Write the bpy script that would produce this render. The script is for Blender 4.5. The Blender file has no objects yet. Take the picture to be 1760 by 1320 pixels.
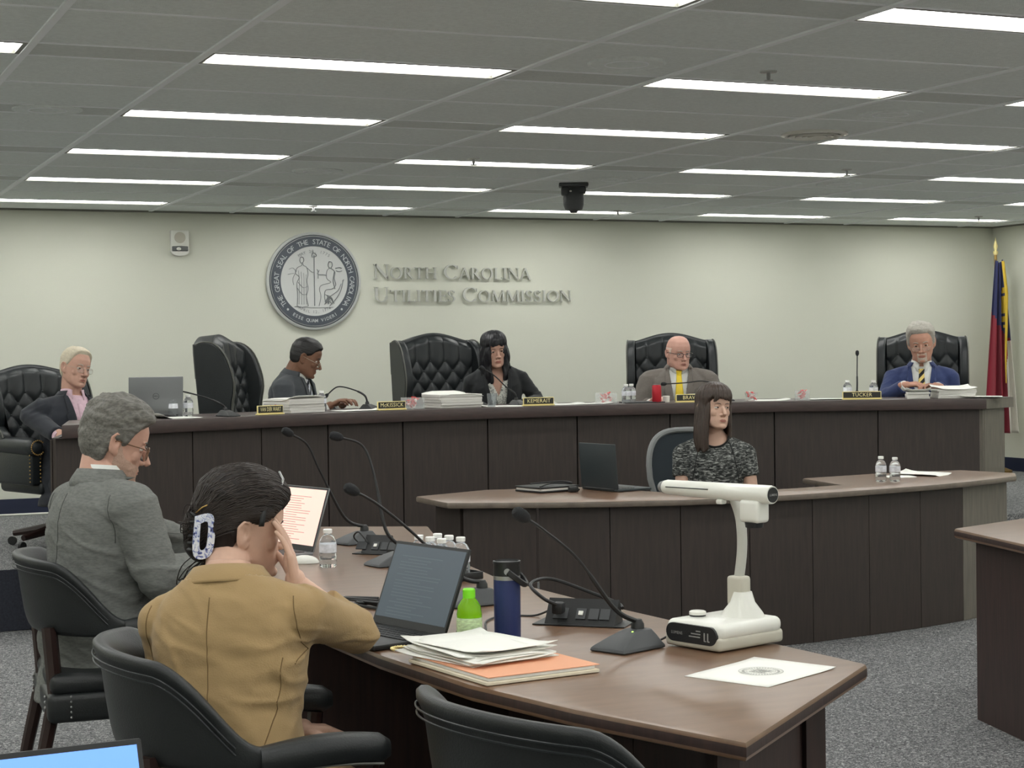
import bpy, bmesh, math, random
import numpy as np
from mathutils import Vector, Matrix, noise
from mathutils.bvhtree import BVHTree
random.seed(7)
PI = math.pi
C = bpy.context.scene.collection

# ------------------------------------------------------------------ camera
CAM_H = 1.466
FPX, PITCH, YAW, ROLL = 3040.4, -0.01808, 0.40538, -0.01332
def cam_axes():
    p, y, r = PITCH, YAW, ROLL
    f = np.array([math.sin(y)*math.cos(p), math.cos(y)*math.cos(p), math.sin(p)])
    rt = np.array([math.cos(y), -math.sin(y), 0.0]); up = np.cross(rt, f)
    c, s = math.cos(r), math.sin(r)
    return c*rt+s*up, -s*rt+c*up, f
RT, UP, FW = cam_axes()
cd = bpy.data.cameras.new('camera'); cam = bpy.data.objects.new('camera', cd); C.objects.link(cam)
cam.matrix_world = Matrix(((RT[0], UP[0], -FW[0], 0), (RT[1], UP[1], -FW[1], 0), (RT[2], UP[2], -FW[2], CAM_H), (0, 0, 0, 1)))
cd.sensor_width = 36.0; cd.lens = FPX/1760*36.0; cd.clip_start = 0.05; cd.clip_end = 60
bpy.context.scene.camera = cam

# ------------------------------------------------------------------ world, exposure
w = bpy.data.worlds.new('world'); bpy.context.scene.world = w; w.use_nodes = True
w.node_tree.nodes['Background'].inputs[0].default_value = (0.6, 0.62, 0.6, 1)
w.node_tree.nodes['Background'].inputs[1].default_value = 0.3
vs = bpy.context.scene.view_settings
vs.view_transform = 'Standard'; vs.look = 'None'; vs.gamma = 1.0; vs.use_curve_mapping = False
vs.exposure = 0.55
LAMP_E = 9.0            # emission of the ceiling lenses

CEIL = 2.55; WALL_Y = 13.15; WALL_R = 10.45; WALL_L = -2.4; WALL_B = -3.6
DAIS = 0.333

def sm(a, b, x):
    t = np.clip((np.asarray(x, float)-a)/(b-a), 0, 1); return t*t*(3-2*t)
def at(u, d):
    """ground point seen in photo column u at distance d along the view axis"""
    k = (u-880)/FPX*d
    return (math.sin(YAW)*d+math.cos(YAW)*k, math.cos(YAW)*d-math.sin(YAW)*k)

# ------------------------------------------------------------------ materials
MATS = {}
def srgb(c):
    return tuple(((x/255)/12.92 if x/255 <= .04045 else ((x/255+.055)/1.055)**2.4) for x in c)
def mat(name, col, rough=.6, metal=0.0, spec=.5, var=0.0, vscale=8.0, bump=0.0, bscale=60.0, emit=0, trans=0.0, ior=1.45, stretch=(1, 1, 1), coat=0.0, alpha=1.0, sheen=0.0):
    if name in MATS: return MATS[name]
    m = bpy.data.materials.new(name); m.use_nodes = True; nt = m.node_tree; b = nt.nodes['Principled BSDF']
    c = srgb(col); b.inputs['Base Color'].default_value = (*c, 1)
    b.inputs['Roughness'].default_value = rough; b.inputs['Metallic'].default_value = metal
    b.inputs['Specular IOR Level'].default_value = spec; b.inputs['IOR'].default_value = ior
    b.inputs['Transmission Weight'].default_value = trans; b.inputs['Coat Weight'].default_value = coat
    b.inputs['Sheen Weight'].default_value = sheen
    b.inputs['Alpha'].default_value = alpha
    if emit:
        b.inputs['Emission Color'].default_value = (*c, 1); b.inputs['Emission Strength'].default_value = emit
    if var or bump:
        tc = nt.nodes.new('ShaderNodeTexCoord'); mp = nt.nodes.new('ShaderNodeMapping'); mp.inputs['Scale'].default_value = stretch
        nt.links.new(tc.outputs['Object'], mp.inputs[0])
    if var:
        n = nt.nodes.new('ShaderNodeTexNoise'); n.inputs['Scale'].default_value = vscale; n.inputs['Detail'].default_value = 4
        nt.links.new(mp.outputs[0], n.inputs['Vector'])
        r = nt.nodes.new('ShaderNodeValToRGB'); r.color_ramp.elements[0].position = .3; r.color_ramp.elements[1].position = .7
        r.color_ramp.elements[0].color = (*[x*(1-var) for x in c], 1); r.color_ramp.elements[1].color = (*[min(1, x*(1+var)) for x in c], 1)
        nt.links.new(n.outputs['Fac'], r.inputs[0]); nt.links.new(r.outputs[0], b.inputs['Base Color'])
    if bump:
        n2 = nt.nodes.new('ShaderNodeTexNoise'); n2.inputs['Scale'].default_value = bscale; n2.inputs['Detail'].default_value = 3
        nt.links.new(mp.outputs[0], n2.inputs['Vector'])
        bp = nt.nodes.new('ShaderNodeBump'); bp.inputs['Strength'].default_value = bump; bp.inputs['Distance'].default_value = .01
        nt.links.new(n2.outputs['Fac'], bp.inputs['Height']); nt.links.new(bp.outputs[0], b.inputs['Normal'])
    MATS[name] = m; return m
def ramp_mat(name, stops, tex='noise', scale=20, detail=5, rough=.8, stretch=(1, 1, 1), bump=.3, spec=.3, coord='Object', rot=(0, 0, 0), distortion=0.0, interp='LINEAR', metal=0.0):
    m = bpy.data.materials.new(name); m.use_nodes = True; nt = m.node_tree; b = nt.nodes['Principled BSDF']
    b.inputs['Roughness'].default_value = rough; b.inputs['Specular IOR Level'].default_value = spec; b.inputs['Metallic'].default_value = metal
    tc = nt.nodes.new('ShaderNodeTexCoord'); mp = nt.nodes.new('ShaderNodeMapping'); mp.inputs['Scale'].default_value = stretch; mp.inputs['Rotation'].default_value = rot
    nt.links.new(tc.outputs[coord], mp.inputs[0])
    if tex == 'noise':
        n = nt.nodes.new('ShaderNodeTexNoise'); n.inputs['Scale'].default_value = scale; n.inputs['Detail'].default_value = detail; n.inputs['Distortion'].default_value = distortion; out = n.outputs['Fac']
    elif tex == 'wave':
        n = nt.nodes.new('ShaderNodeTexWave'); n.inputs['Scale'].default_value = scale; n.inputs['Distortion'].default_value = distortion; out = n.outputs['Fac']
    else:
        n = nt.nodes.new('ShaderNodeTexVoronoi'); n.inputs['Scale'].default_value = scale; out = n.outputs['Distance']
    nt.links.new(mp.outputs[0], n.inputs['Vector'])
    r = nt.nodes.new('ShaderNodeValToRGB'); r.color_ramp.interpolation = interp
    els = r.color_ramp.elements
    els[0].position = stops[0][0]; els[0].color = (*srgb(stops[0][1]), 1)
    els[1].position = stops[-1][0]; els[1].color = (*srgb(stops[-1][1]), 1)
    for p, c in stops[1:-1]:
        e = els.new(p); e.color = (*srgb(c), 1)
    nt.links.new(out, r.inputs[0]); nt.links.new(r.outputs[0], b.inputs['Base Color'])
    if bump:
        bp = nt.nodes.new('ShaderNodeBump'); bp.inputs['Strength'].default_value = bump; bp.inputs['Distance'].default_value = .01
        nt.links.new(out, bp.inputs['Height']); nt.links.new(bp.outputs[0], b.inputs['Normal'])
    MATS[name] = m; return m

WALL = mat('wall_paint', (216, 217, 204), .9, spec=.2, bump=.08, bscale=220)
CARPET = ramp_mat('carpet_loop', [(.34, (76, 77, 80)), (.46, (104, 105, 107)), (.55, (132, 133, 133)), (.66, (184, 184, 182))], scale=78, detail=3, rough=1, bump=.6, spec=.05, distortion=1.6)
TILE = mat('ceiling_tile', (226, 232, 230), .95, spec=.1, var=.05, vscale=60, bump=.35, bscale=260)
TILE2 = mat('ceiling_tile_dark', (208, 213, 210), .95, spec=.1, var=.05, vscale=60, bump=.3, bscale=260)
TEE = mat('ceiling_tee', (240, 244, 246), .6)
BLACKGAP = mat('shadow_gap', (30, 30, 30), .9)
FIX = mat('fixture_metal', (120, 120, 112), .5)
BASEB = mat('baseboard_vinyl', (38, 44, 66), .5)
WOOD = ramp_mat('dark_laminate', [(.3, (54, 48, 45)), (.7, (64, 55, 51))], scale=14, stretch=(5, 5, .45), rough=.5, bump=.05, spec=.4)
WOODR = ramp_mat('mahogany_laminate', [(.3, (52, 42, 40)), (.7, (66, 50, 47))], scale=14, stretch=(5, 5, .45), rough=.5, bump=.05, spec=.4)
WOODT = ramp_mat('mahogany_top', [(.3, (106, 80, 60)), (.7, (122, 94, 72))], scale=7, stretch=(1, 4, 1), rough=.30, bump=0, spec=.95, rot=(0, 0, .3))
WOODE = mat('top_edge_band', (112, 102, 92), .3, var=.15, vscale=20, stretch=(1, 1, .2))
TRIM = ramp_mat('bench_trim_laminate', [(.3, (62, 52, 50)), (.7, (74, 60, 57))], scale=14, stretch=(1, 1, 6), rough=.4, bump=.03, spec=.5)
LEATHER = mat('black_leather', (33, 37, 39), .38, spec=.5, var=.12, vscale=14, bump=.12, bscale=160)
LEATHER2 = mat('charcoal_leather', (30, 33, 34), .42, spec=.5, var=.1, vscale=10, bump=.1, bscale=220)
PIPING = mat('leather_piping', (92, 92, 86), .4)
WOODLEG = mat('dark_walnut_leg', (42, 26, 23), .4, var=.15, vscale=20, stretch=(4, 4, .5))
BRASS = mat('antique_brass', (182, 150, 92), .35, metal=.9)
GOLD = mat('gold', (244, 228, 160), .4, metal=.1)
GOLDT = mat('gold_letter', (250, 238, 178), .5)
PLATE = mat('nameplate_black', (46, 46, 42), .4)
BLACK = mat('black_plastic', (32, 33, 34), .42, bump=.05, bscale=300)
BLACKM = mat('black_foam', (38, 39, 41), .9, bump=.4, bscale=500)
DGREY = mat('dark_grey_plastic', (66, 68, 70), .5)
GREY = mat('grey_plastic', (128, 130, 130), .5)
SILVER = mat('silver_metal', (170, 170, 170), .3, metal=.8)
LAPG = mat('laptop_aluminium', (130, 132, 134), .38, metal=.35)
WHITEP = mat('white_plastic', (226, 226, 218), .3, coat=.3)
CREAM = mat('warm_grey_plastic', (190, 186, 172), .4)
PAPER = mat('white_paper', (236, 236, 230), .8, spec=.2)
PAPER2 = mat('paper_edges', (214, 212, 206), .85, var=.12, vscale=5, stretch=(1, 1, 60))
MANILA = mat('orange_folder', (226, 164, 130), .7)
MANILA2 = mat('cream_folder', (222, 212, 190), .7)
GLASS = mat('clear_plastic', (238, 242, 244), .06, trans=.92, ior=1.25, spec=.6)
CLEARBOX = mat('clear_acrylic', (226, 232, 230), .1, alpha=.22)
WATER = mat('water_body', (226, 232, 234), .04, trans=.95, ior=1.2)
CAP = mat('white_cap', (244, 244, 240), .4)
LABELW = mat('bottle_label', (224, 226, 232), .5, var=.2, vscale=60)
RED = mat('red_can', (178, 30, 44), .3, metal=.3)
CANDYR = mat('red_wrapper', (206, 48, 48), .35, var=.3, vscale=40)
CANDYW = mat('white_wrapper', (240, 220, 214), .35)
NAVYB = mat('navy_enamel', (34, 46, 92), .38, var=.05)
LIME = mat('lime_cap', (130, 226, 40), .4)
LIMEG = mat('lime_drink', (150, 214, 30), .12, trans=.55, ior=1.3, spec=.6)
LENS = bpy.data.materials.new('lamp_lens'); LENS.use_nodes = True
_b = LENS.node_tree.nodes['Principled BSDF']; _b.inputs['Base Color'].default_value = (.9, .9, .86, 1); _b.inputs['Emission Color'].default_value = (1, 1, .965, 1); _b.inputs['Emission Strength'].default_value = LAMP_E

# ------------------------------------------------------------------ mesh helpers
def tag(o, label=None, cat=None, group=None, kind=None):
    if label: o['label'] = label
    if cat: o['category'] = cat
    if group: o['group'] = group
    if kind: o['kind'] = kind
    return o
def empty(name, loc=(0, 0, 0), rz=0.0, label=None, cat=None, group=None, rx=0.0):
    o = bpy.data.objects.new(name, None); C.objects.link(o); o.location = loc; o.rotation_euler = (rx, 0, rz); o.empty_display_size = .1
    return tag(o, label, cat, group)
class MB:
    def __init__(s): s.v = []; s.f = []; s.m = []; s.mi = 0
    def add(s, vs, fs, mi=None):
        o = len(s.v); s.v += [tuple(map(float, p)) for p in vs]; s.f += [tuple(int(i)+o for i in f) for f in fs]; s.m += [s.mi if mi is None else mi]*len(fs); return s
    def box(s, c, d, rz=0.0, R=None, mi=None, taper=1.0):
        x, y, z = d[0]/2, d[1]/2, d[2]/2
        P = np.array([(-x, -y, -z), (x, -y, -z), (x, y, -z), (-x, y, -z), (-x*taper, -y*taper, z), (x*taper, -y*taper, z), (x*taper, y*taper, z), (-x*taper, y*taper, z)])
        if rz: cc, ss = math.cos(rz), math.sin(rz); P = P@np.array([[cc, ss, 0], [-ss, cc, 0], [0, 0, 1]])
        if R is not None: P = P@np.array(R).T
        return s.add(P+np.array(c), [(0, 3, 2, 1), (4, 5, 6, 7), (0, 1, 5, 4), (1, 2, 6, 5), (2, 3, 7, 6), (3, 0, 4, 7)], mi)
    def rbox(s, c, d, r=.005, seg=3, rz=0.0, R=None, mi=None):
        bm = bmesh.new(); bmesh.ops.create_cube(bm, size=1); bmesh.ops.scale(bm, vec=d, verts=bm.verts)
        bmesh.ops.bevel(bm, geom=bm.edges[:], offset=min(r, min(d)*.49), segments=seg, affect='EDGES', profile=.5)
        bm.verts.index_update(); P = np.array([v.co[:] for v in bm.verts]); F = [[v.index for v in f.verts] for f in bm.faces]; bm.free()
        if rz: cc, ss = math.cos(rz), math.sin(rz); P = P@np.array([[cc, ss, 0], [-ss, cc, 0], [0, 0, 1]])
        if R is not None: P = P@np.array(R).T
        return s.add(P+np.array(c), F, mi)
    def tube(s, path, r, n=8, cap=True, mi=None, closed=False, flat=1.0):
        P = [np.array(p, float) for p in path]; k = len(P); rs = r if hasattr(r, '__len__') else [r]*k
        rings = []; prev = None
        for i in range(k):
            a = P[(i-1) % k] if (closed or i > 0) else P[i]; b = P[(i+1) % k] if (closed or i < k-1) else P[i]
            t = b-a; t = t/(np.linalg.norm(t)+1e-12)
            if prev is None:
                up = np.array([0, 0, 1.]) if abs(t[2]) < .9 else np.array([1., 0, 0]); x = np.cross(up, t)
            else: x = prev-t*(prev@t)
            x /= np.linalg.norm(x)+1e-12; y = np.cross(t, x); prev = x
            rings.append([P[i]+rs[i]*(math.cos(2*PI*j/n)*x+flat*math.sin(2*PI*j/n)*y) for j in range(n)])
        vs = [p for r_ in rings for p in r_]; fs = []
        m = k if closed else k-1
        for i in range(m):
            i2 = (i+1) % k
            for j in range(n): fs.append((i*n+j, i*n+(j+1) % n, i2*n+(j+1) % n, i2*n+j))
        if cap and not closed:
            fs.append(tuple(range(n))[::-1]); fs.append(tuple((k-1)*n+j for j in range(n)))
        return s.add(vs, fs, mi)
    def lathe(s, prof, c=(0, 0, 0), n=24, R=None, mi=None, sx=1.0, sy=1.0):
        vs = []; fs = []
        for r, z in prof:
            for j in range(n): vs.append((max(r, 1e-5)*math.cos(2*PI*j/n)*sx, max(r, 1e-5)*math.sin(2*PI*j/n)*sy, z))
        k = len(prof)
        for i in range(k-1):
            for j in range(n): fs.append((i*n+j, i*n+(j+1) % n, (i+1)*n+(j+1) % n, (i+1)*n+j))
        fs.append(tuple(range(n))[::-1]); fs.append(tuple((k-1)*n+j for j in range(n)))
        P = np.array(vs)
        if R is not None: P = P@np.array(R).T
        return s.add(P+np.array(c), fs, mi)
    def prism(s, poly, z0, z1, mi=None, M=None):
        n = len(poly)
        area = sum(poly[i][0]*poly[(i+1) % n][1]-poly[(i+1) % n][0]*poly[i][1] for i in range(n))
        if area < 0: poly = poly[::-1]
        vs = np.array([(x, y, z0) for x, y in poly]+[(x, y, z1) for x, y in poly])
        if M is not None: vs = vs@np.array(M)[:3, :3].T+np.array(M)[:3, 3]
        return s.add(vs, [tuple(range(n))[::-1], tuple(range(n, 2*n))]+[(i, (i+1) % n, (i+1) % n+n, i+n) for i in range(n)], mi)
    def ell(s, c, r, nu=16, nv=10, R=None, mi=None):
        vs = []; fs = []
        for i in range(nv+1):
            th = PI*i/nv
            for j in range(nu): vs.append((r[0]*math.sin(th)*math.cos(2*PI*j/nu), r[1]*math.sin(th)*math.sin(2*PI*j/nu), -r[2]*math.cos(th)))
        for i in range(nv):
            for j in range(nu): fs.append((i*nu+j, i*nu+(j+1) % nu, (i+1)*nu+(j+1) % nu, (i+1)*nu+j))
        P = np.array(vs)
        if R is not None: P = P@np.array(R).T
        return s.add(P+np.array(c), fs, mi)
    def grid(s, P, mi=None, wrap=False, flip=False):
        a, b = len(P), len(P[0]); vs = [p for r in P for p in r]; fs = []
        for i in range(a-1):
            for j in range(b if wrap else b-1):
                j2 = (j+1) % b; q = (i*b+j, i*b+j2, (i+1)*b+j2, (i+1)*b+j); fs.append(q[::-1] if flip else q)
        return s.add(vs, fs, mi)
    def cap(s, a, b, ra, rb, n=14, mi=None):
        """closed tapered capsule"""
        a = np.array(a, float); b = np.array(b, float); t = b-a; L = np.linalg.norm(t)+1e-9; t = t/L
        pts = []; rr = []
        for k in range(5): q = k/5*PI/2; pts.append(a-t*ra*math.cos(q)); rr.append(max(ra*math.sin(q), 1e-4))
        pts.append(a); rr.append(ra); pts.append(b); rr.append(rb)
        for k in range(4, -1, -1): q = k/5*PI/2; pts.append(b+t*rb*math.cos(q)); rr.append(max(rb*math.sin(q), 1e-4))
        return s.tube(pts, rr, n, mi=mi)
    def chain(s, pts, rs, n=14):
        for i in range(len(pts)-1): s.cap(pts[i], pts[i+1], rs[i], rs[i+1], n)
        return s
    def loft(s, rings, n=32, e=2.3, M=None):
        """rings: (z, cx, cy, rx, ry) closed"""
        vs = []; fs = []
        R0 = rings
        for z, cx, cy, rx, ry in R0:
            for j in range(n):
                a = 2*PI*j/n; ca, sa = math.cos(a), math.sin(a)
                vs.append((cx+rx*math.copysign(abs(ca)**(2/e), ca), cy+ry*math.copysign(abs(sa)**(2/e), sa), z))
        k = len(R0)
        for i in range(k-1):
            for j in range(n): fs.append((i*n+j, i*n+(j+1) % n, (i+1)*n+(j+1) % n, (i+1)*n+j))
        fs.append(tuple(range(n))[::-1]); fs.append(tuple((k-1)*n+j for j in range(n)))
        P = np.array(vs)
        if M is not None: P = xf(M, P)
        return s.add(P, fs)
    def build(s, name, mats, parent=None, smooth=35, loc=None, rz=0.0):
        me = bpy.data.meshes.new(name); me.from_pydata(s.v, [], s.f)
        mats = mats if isinstance(mats, (list, tuple)) else [mats]
        for m in mats: me.materials.append(m)
        if len(mats) > 1: me.polygons.foreach_set('material_index', s.m)
        if smooth is not None:
            me.polygons.foreach_set('use_smooth', [True]*len(me.polygons))
            if smooth < 180: me.set_sharp_from_angle(angle=math.radians(smooth))
        me.update()
        o = bpy.data.objects.new(name, me); C.objects.link(o)
        if parent: o.parent = parent
        if loc is not None: o.location = loc
        if rz: o.rotation_euler = (0, 0, rz)
        return o
def xf(M, P):
    M = np.array(M); P = np.asarray(P, float); return P@M[:3, :3].T+M[:3, 3]
def dup_tree(o, parent=None, **kw):
    c = o.copy(); C.objects.link(c)
    if parent: c.parent = parent
    for ch in list(o.children): dup_tree(ch, c)
    return c
def evaluated(o):
    bpy.context.view_layer.update()
    dg = bpy.context.evaluated_depsgraph_get(); e = o.evaluated_get(dg); me = e.to_mesh()
    n = len(me.vertices); V = np.empty(n*3); me.vertices.foreach_get('co', V); V = V.reshape(-1, 3)
    F = [tuple(p.vertices) for p in me.polygons]; e.to_mesh_clear(); return V, F
def remesh(mb, vox, smooth=2, fac=.5):
    """melt closed overlapping shapes into one skin"""
    o = mb.build('tmp', BLACK, smooth=None)
    m = o.modifiers.new('r', 'REMESH'); m.mode = 'VOXEL'; m.voxel_size = vox; m.use_smooth_shade = True
    if smooth: s = o.modifiers.new('s', 'SMOOTH'); s.iterations = smooth; s.factor = fac
    V, F = evaluated(o); me = o.data; bpy.data.objects.remove(o); bpy.data.meshes.remove(me)
    return V, F
def normals(V, F):
    N = np.zeros_like(V); Q = np.array([f if len(f) == 4 else (f[0], f[1], f[2], f[2]) for f in F])
    n = np.cross(V[Q[:, 2]]-V[Q[:, 0]], V[Q[:, 3]]-V[Q[:, 1]])
    tri = Q[:, 2] == Q[:, 3]
    if tri.any(): n[tri] = np.cross(V[Q[tri, 1]]-V[Q[tri, 0]], V[Q[tri, 2]]-V[Q[tri, 0]])
    for k in range(4): np.add.at(N, Q[:, k], n)
    return N/(np.linalg.norm(N, axis=1, keepdims=True)+1e-12)
def pnoise(V, sc, seed=0.0):
    """vectorised smooth noise: sum of rotated sine products"""
    rs = np.random.RandomState(int(seed*10)+3); out = np.zeros(len(V)); S = V*np.array(sc)
    for k in range(7):
        d = rs.normal(size=3); d /= np.linalg.norm(d); d2 = rs.normal(size=3); d2 /= np.linalg.norm(d2)
        out += np.sin(S@d*(1+.35*k)+rs.rand()*6.28)*np.sin(S@d2*(1.2+.3*k)+rs.rand()*6.28)/(1+.25*k)
    return out/3.2
def raw(name, V, F, mats, parent=None, smooth=180, mi=None):
    me = bpy.data.meshes.new(name); me.from_pydata([tuple(p) for p in V.tolist()] if isinstance(V, np.ndarray) else V, [], F)
    mats = mats if isinstance(mats, (list, tuple)) else [mats]
    for m in mats: me.materials.append(m)
    if mi is not None: me.polygons.foreach_set('material_index', mi)
    me.polygons.foreach_set('use_smooth', [True]*len(me.polygons))
    if smooth < 180: me.set_sharp_from_angle(angle=math.radians(smooth))
    me.update(); o = bpy.data.objects.new(name, me); C.objects.link(o)
    if parent: o.parent = parent
    return o
_tc = {}
def text(s, size=1.0, ext=0.0, bold=0.0, align='CENTER', space=1.0):
    k = (s, size, ext, bold, align, space)
    if k not in _tc:
        cu = bpy.data.curves.new('t', 'FONT'); cu.body = s; cu.size = size; cu.extrude = ext; cu.offset = bold; cu.align_x = align; cu.align_y = 'CENTER'; cu.resolution_u = 2; cu.space_character = space
        o = bpy.data.objects.new('t', cu); C.objects.link(o); V, F = evaluated(o); bpy.data.objects.remove(o); bpy.data.curves.remove(cu); _tc[k] = (V, F)
    return _tc[k]
def catmull(P, n=8):
    P = [np.array(p, float) for p in P]; out = []
    for i in range(len(P)-1):
        a = P[max(i-1, 0)]; b = P[i]; c = P[i+1]; d = P[min(i+2, len(P)-1)]
        for k in range(n):
            t = k/n; out.append(.5*((2*b)+(-a+c)*t+(2*a-5*b+4*c-d)*t*t+(-a+3*b-3*c+d)*t**3))
    out.append(P[-1]); return out
def offset(pts, d):
    """shift a 2D polyline to its left by d"""
    P = [np.array(p[:2], float) for p in pts]; out = []
    for i in range(len(P)):
        a = P[max(i-1, 0)]; b = P[min(i+1, len(P)-1)]; t = b-a; t /= np.linalg.norm(t); out.append(P[i]+d*np.array([-t[1], t[0]]))
    return out
def slab(name, poly, z0, z1, m, parent=None, bevel=.006, edge=None):
    mb = MB(); mb.prism([tuple(p) for p in poly], z0, z1); o = mb.build(name, m, parent, smooth=40)
    if bevel:
        bm = bmesh.new(); bm.from_mesh(o.data)
        es = [e for e in bm.edges if abs(e.verts[0].co.z-e.verts[1].co.z) < 1e-6]
        bmesh.ops.bevel(bm, geom=es, offset=bevel, segments=2, affect='EDGES', profile=.5)
        bm.to_mesh(o.data); bm.free(); o.data.polygons.foreach_set('use_smooth', [True]*len(o.data.polygons)); o.data.set_sharp_from_angle(angle=math.radians(40))
    if edge:
        o.data.materials.append(edge)
        for p in o.data.polygons:
            if abs(p.normal.z) < (.3 if edge is not WOODE else .9): p.material_index = 1
    return o
# ================================================================== SETTING
def struct(name, mb, m, parent=None, **k):
    o = mb.build(name, m, parent, **k)
    if parent is None: o['kind'] = 'structure'
    return o
struct('floor', MB().box(((WALL_L+WALL_R)/2, (WALL_B+WALL_Y)/2, -.03), (WALL_R-WALL_L+.4, WALL_Y-WALL_B+.4, .06)), CARPET, smooth=None)
H = CEIL+.2
struct('wall_back', MB().box(((WALL_L+WALL_R)/2, WALL_Y+.05, H/2), (WALL_R-WALL_L+.4, .1, H)), WALL, smooth=None)
struct('wall_right', MB().box((WALL_R+.05, (WALL_B+WALL_Y)/2, H/2), (.1, WALL_Y-WALL_B+.2, H)), WALL, smooth=None)
struct('wall_left', MB().box((WALL_L-.05, (WALL_B+WALL_Y)/2, H/2), (.1, WALL_Y-WALL_B+.2, H)), WALL, smooth=None)
struct('wall_front', MB().box(((WALL_L+WALL_R)/2, WALL_B-.05, H/2), (WALL_R-WALL_L+.4, .1, H)), WALL, smooth=None)
# ceiling: back sheet, tees, tiles, lights
ceil = struct('ceiling', MB().box(((WALL_L+WALL_R)/2, (WALL_B+WALL_Y)/2, CEIL+.16), (WALL_R-WALL_L+.3, WALL_Y-WALL_B+.3, .04)), BLACKGAP, smooth=None)
PX, PY, X0, Y0, SW = 1.829, 1.53, 1.515, 4.70, .262
xs = []
k = math.floor((WALL_L-X0)/PX)
while X0+k*PX < WALL_R:
    xs.append((X0+k*PX, X0+k*PX+1.219, 4)); xs.append((X0+k*PX+1.219, X0+(k+1)*PX, 2)); k += 1
ys = []
k = math.floor((WALL_B-Y0)/PY)
while Y0+k*PY < WALL_Y:
    y = Y0+k*PY; hh = (PY-SW)/2
    ys += [(y, y+SW, 'strip', k), (y+SW, y+SW+hh, 'tile', k), (y+SW+hh, y+PY, 'tile', k)]; k += 1
def proj(x, y, z):
    p = np.array([x, y, z-CAM_H]); d = p@FW
    return (880+FPX*(p@RT)/max(d, 1e-6), 660-FPX*(p@UP)/max(d, 1e-6), d)
def inview(x0, x1, y0, y1):
    q = [proj(x, y, CEIL) for x in (x0, x1) for y in (y0, y1)]; q = [p for p in q if p[2] > .5]
    if len(q) < 4: return False
    return max(p[0] for p in q) > -20 and min(p[0] for p in q) < 1780 and max(p[1] for p in q) > -20 and min(p[1] for p in q) < 1340
tile_cache = {}
rest = MB(); T = .016
TH = .012
lamp_spots = []
darkset = {(1, 1), (1, 2), (3, 3), (1, 5), (3, 5), (5, 5), (0, 4), (0, 3), (2, 5)}
for x0, x1, kx in xs:
    for y0, y1, ky, row in ys:
        a0, a1, b0, b1 = max(x0, WALL_L), min(x1, WALL_R), max(y0, WALL_B), min(y1, WALL_Y)
        if a1-a0 < .05 or b1-b0 < .05: continue
        if ky == 'strip' and kx == 4 and a1-a0 > 1.1 and y1 <= WALL_Y:
            lamp_spots.append((x0, y0, row)); continue
        sz = (a1-a0-TH, b1-b0-TH, T); c = ((a0+a1)/2, (b0+b1)/2, CEIL+T/2)
        dark = ky == 'strip' and kx == 2
        if inview(a0, a1, b0, b1):
            key = (round(sz[0], 3), round(sz[1], 3), dark)
            if key not in tile_cache:
                o = MB().box((0, 0, 0), sz).build('ceiling_tile', TILE2 if dark and row % 2 == 1 else TILE, ceil, smooth=None); tile_cache[key] = o
            else:
                o = tile_cache[key].copy(); C.objects.link(o)
            o.location = c
            if dark and row % 2 == 1 and o.data.materials[0] == TILE:
                o.data = o.data.copy(); o.data.materials[0] = TILE2
        else: rest.box(c, sz)
tag(rest.build('ceiling_tile_field', TILE, ceil, smooth=None), kind='stuff')
tm = MB()
for x in sorted({round(q[0], 4) for q in xs}):
    if WALL_L < x < WALL_R: tm.box((x, (WALL_B+WALL_Y)/2, CEIL-.001), (.028, WALL_Y-WALL_B, .012))
tm.build('main_tee', TEE, ceil, smooth=None)['kind'] = 'stuff'
tm = MB()
for q in ys:
    if WALL_B < q[0] < WALL_Y: tm.box(((WALL_L+WALL_R)/2, q[0], CEIL+.0005), (WALL_R-WALL_L, .02, .006))
tm.build('cross_tee', TEE, ceil, smooth=None)['kind'] = 'stuff'
tm = MB().box(((WALL_L+WALL_R)/2, WALL_Y-.012, CEIL-.006), (WALL_R-WALL_L, .024, .014)).box((WALL_R-.012, (WALL_B+WALL_Y)/2, CEIL-.006), (.024, WALL_Y-WALL_B, .014))
tm.build('wall_angle', FIX, ceil, smooth=None)
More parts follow.
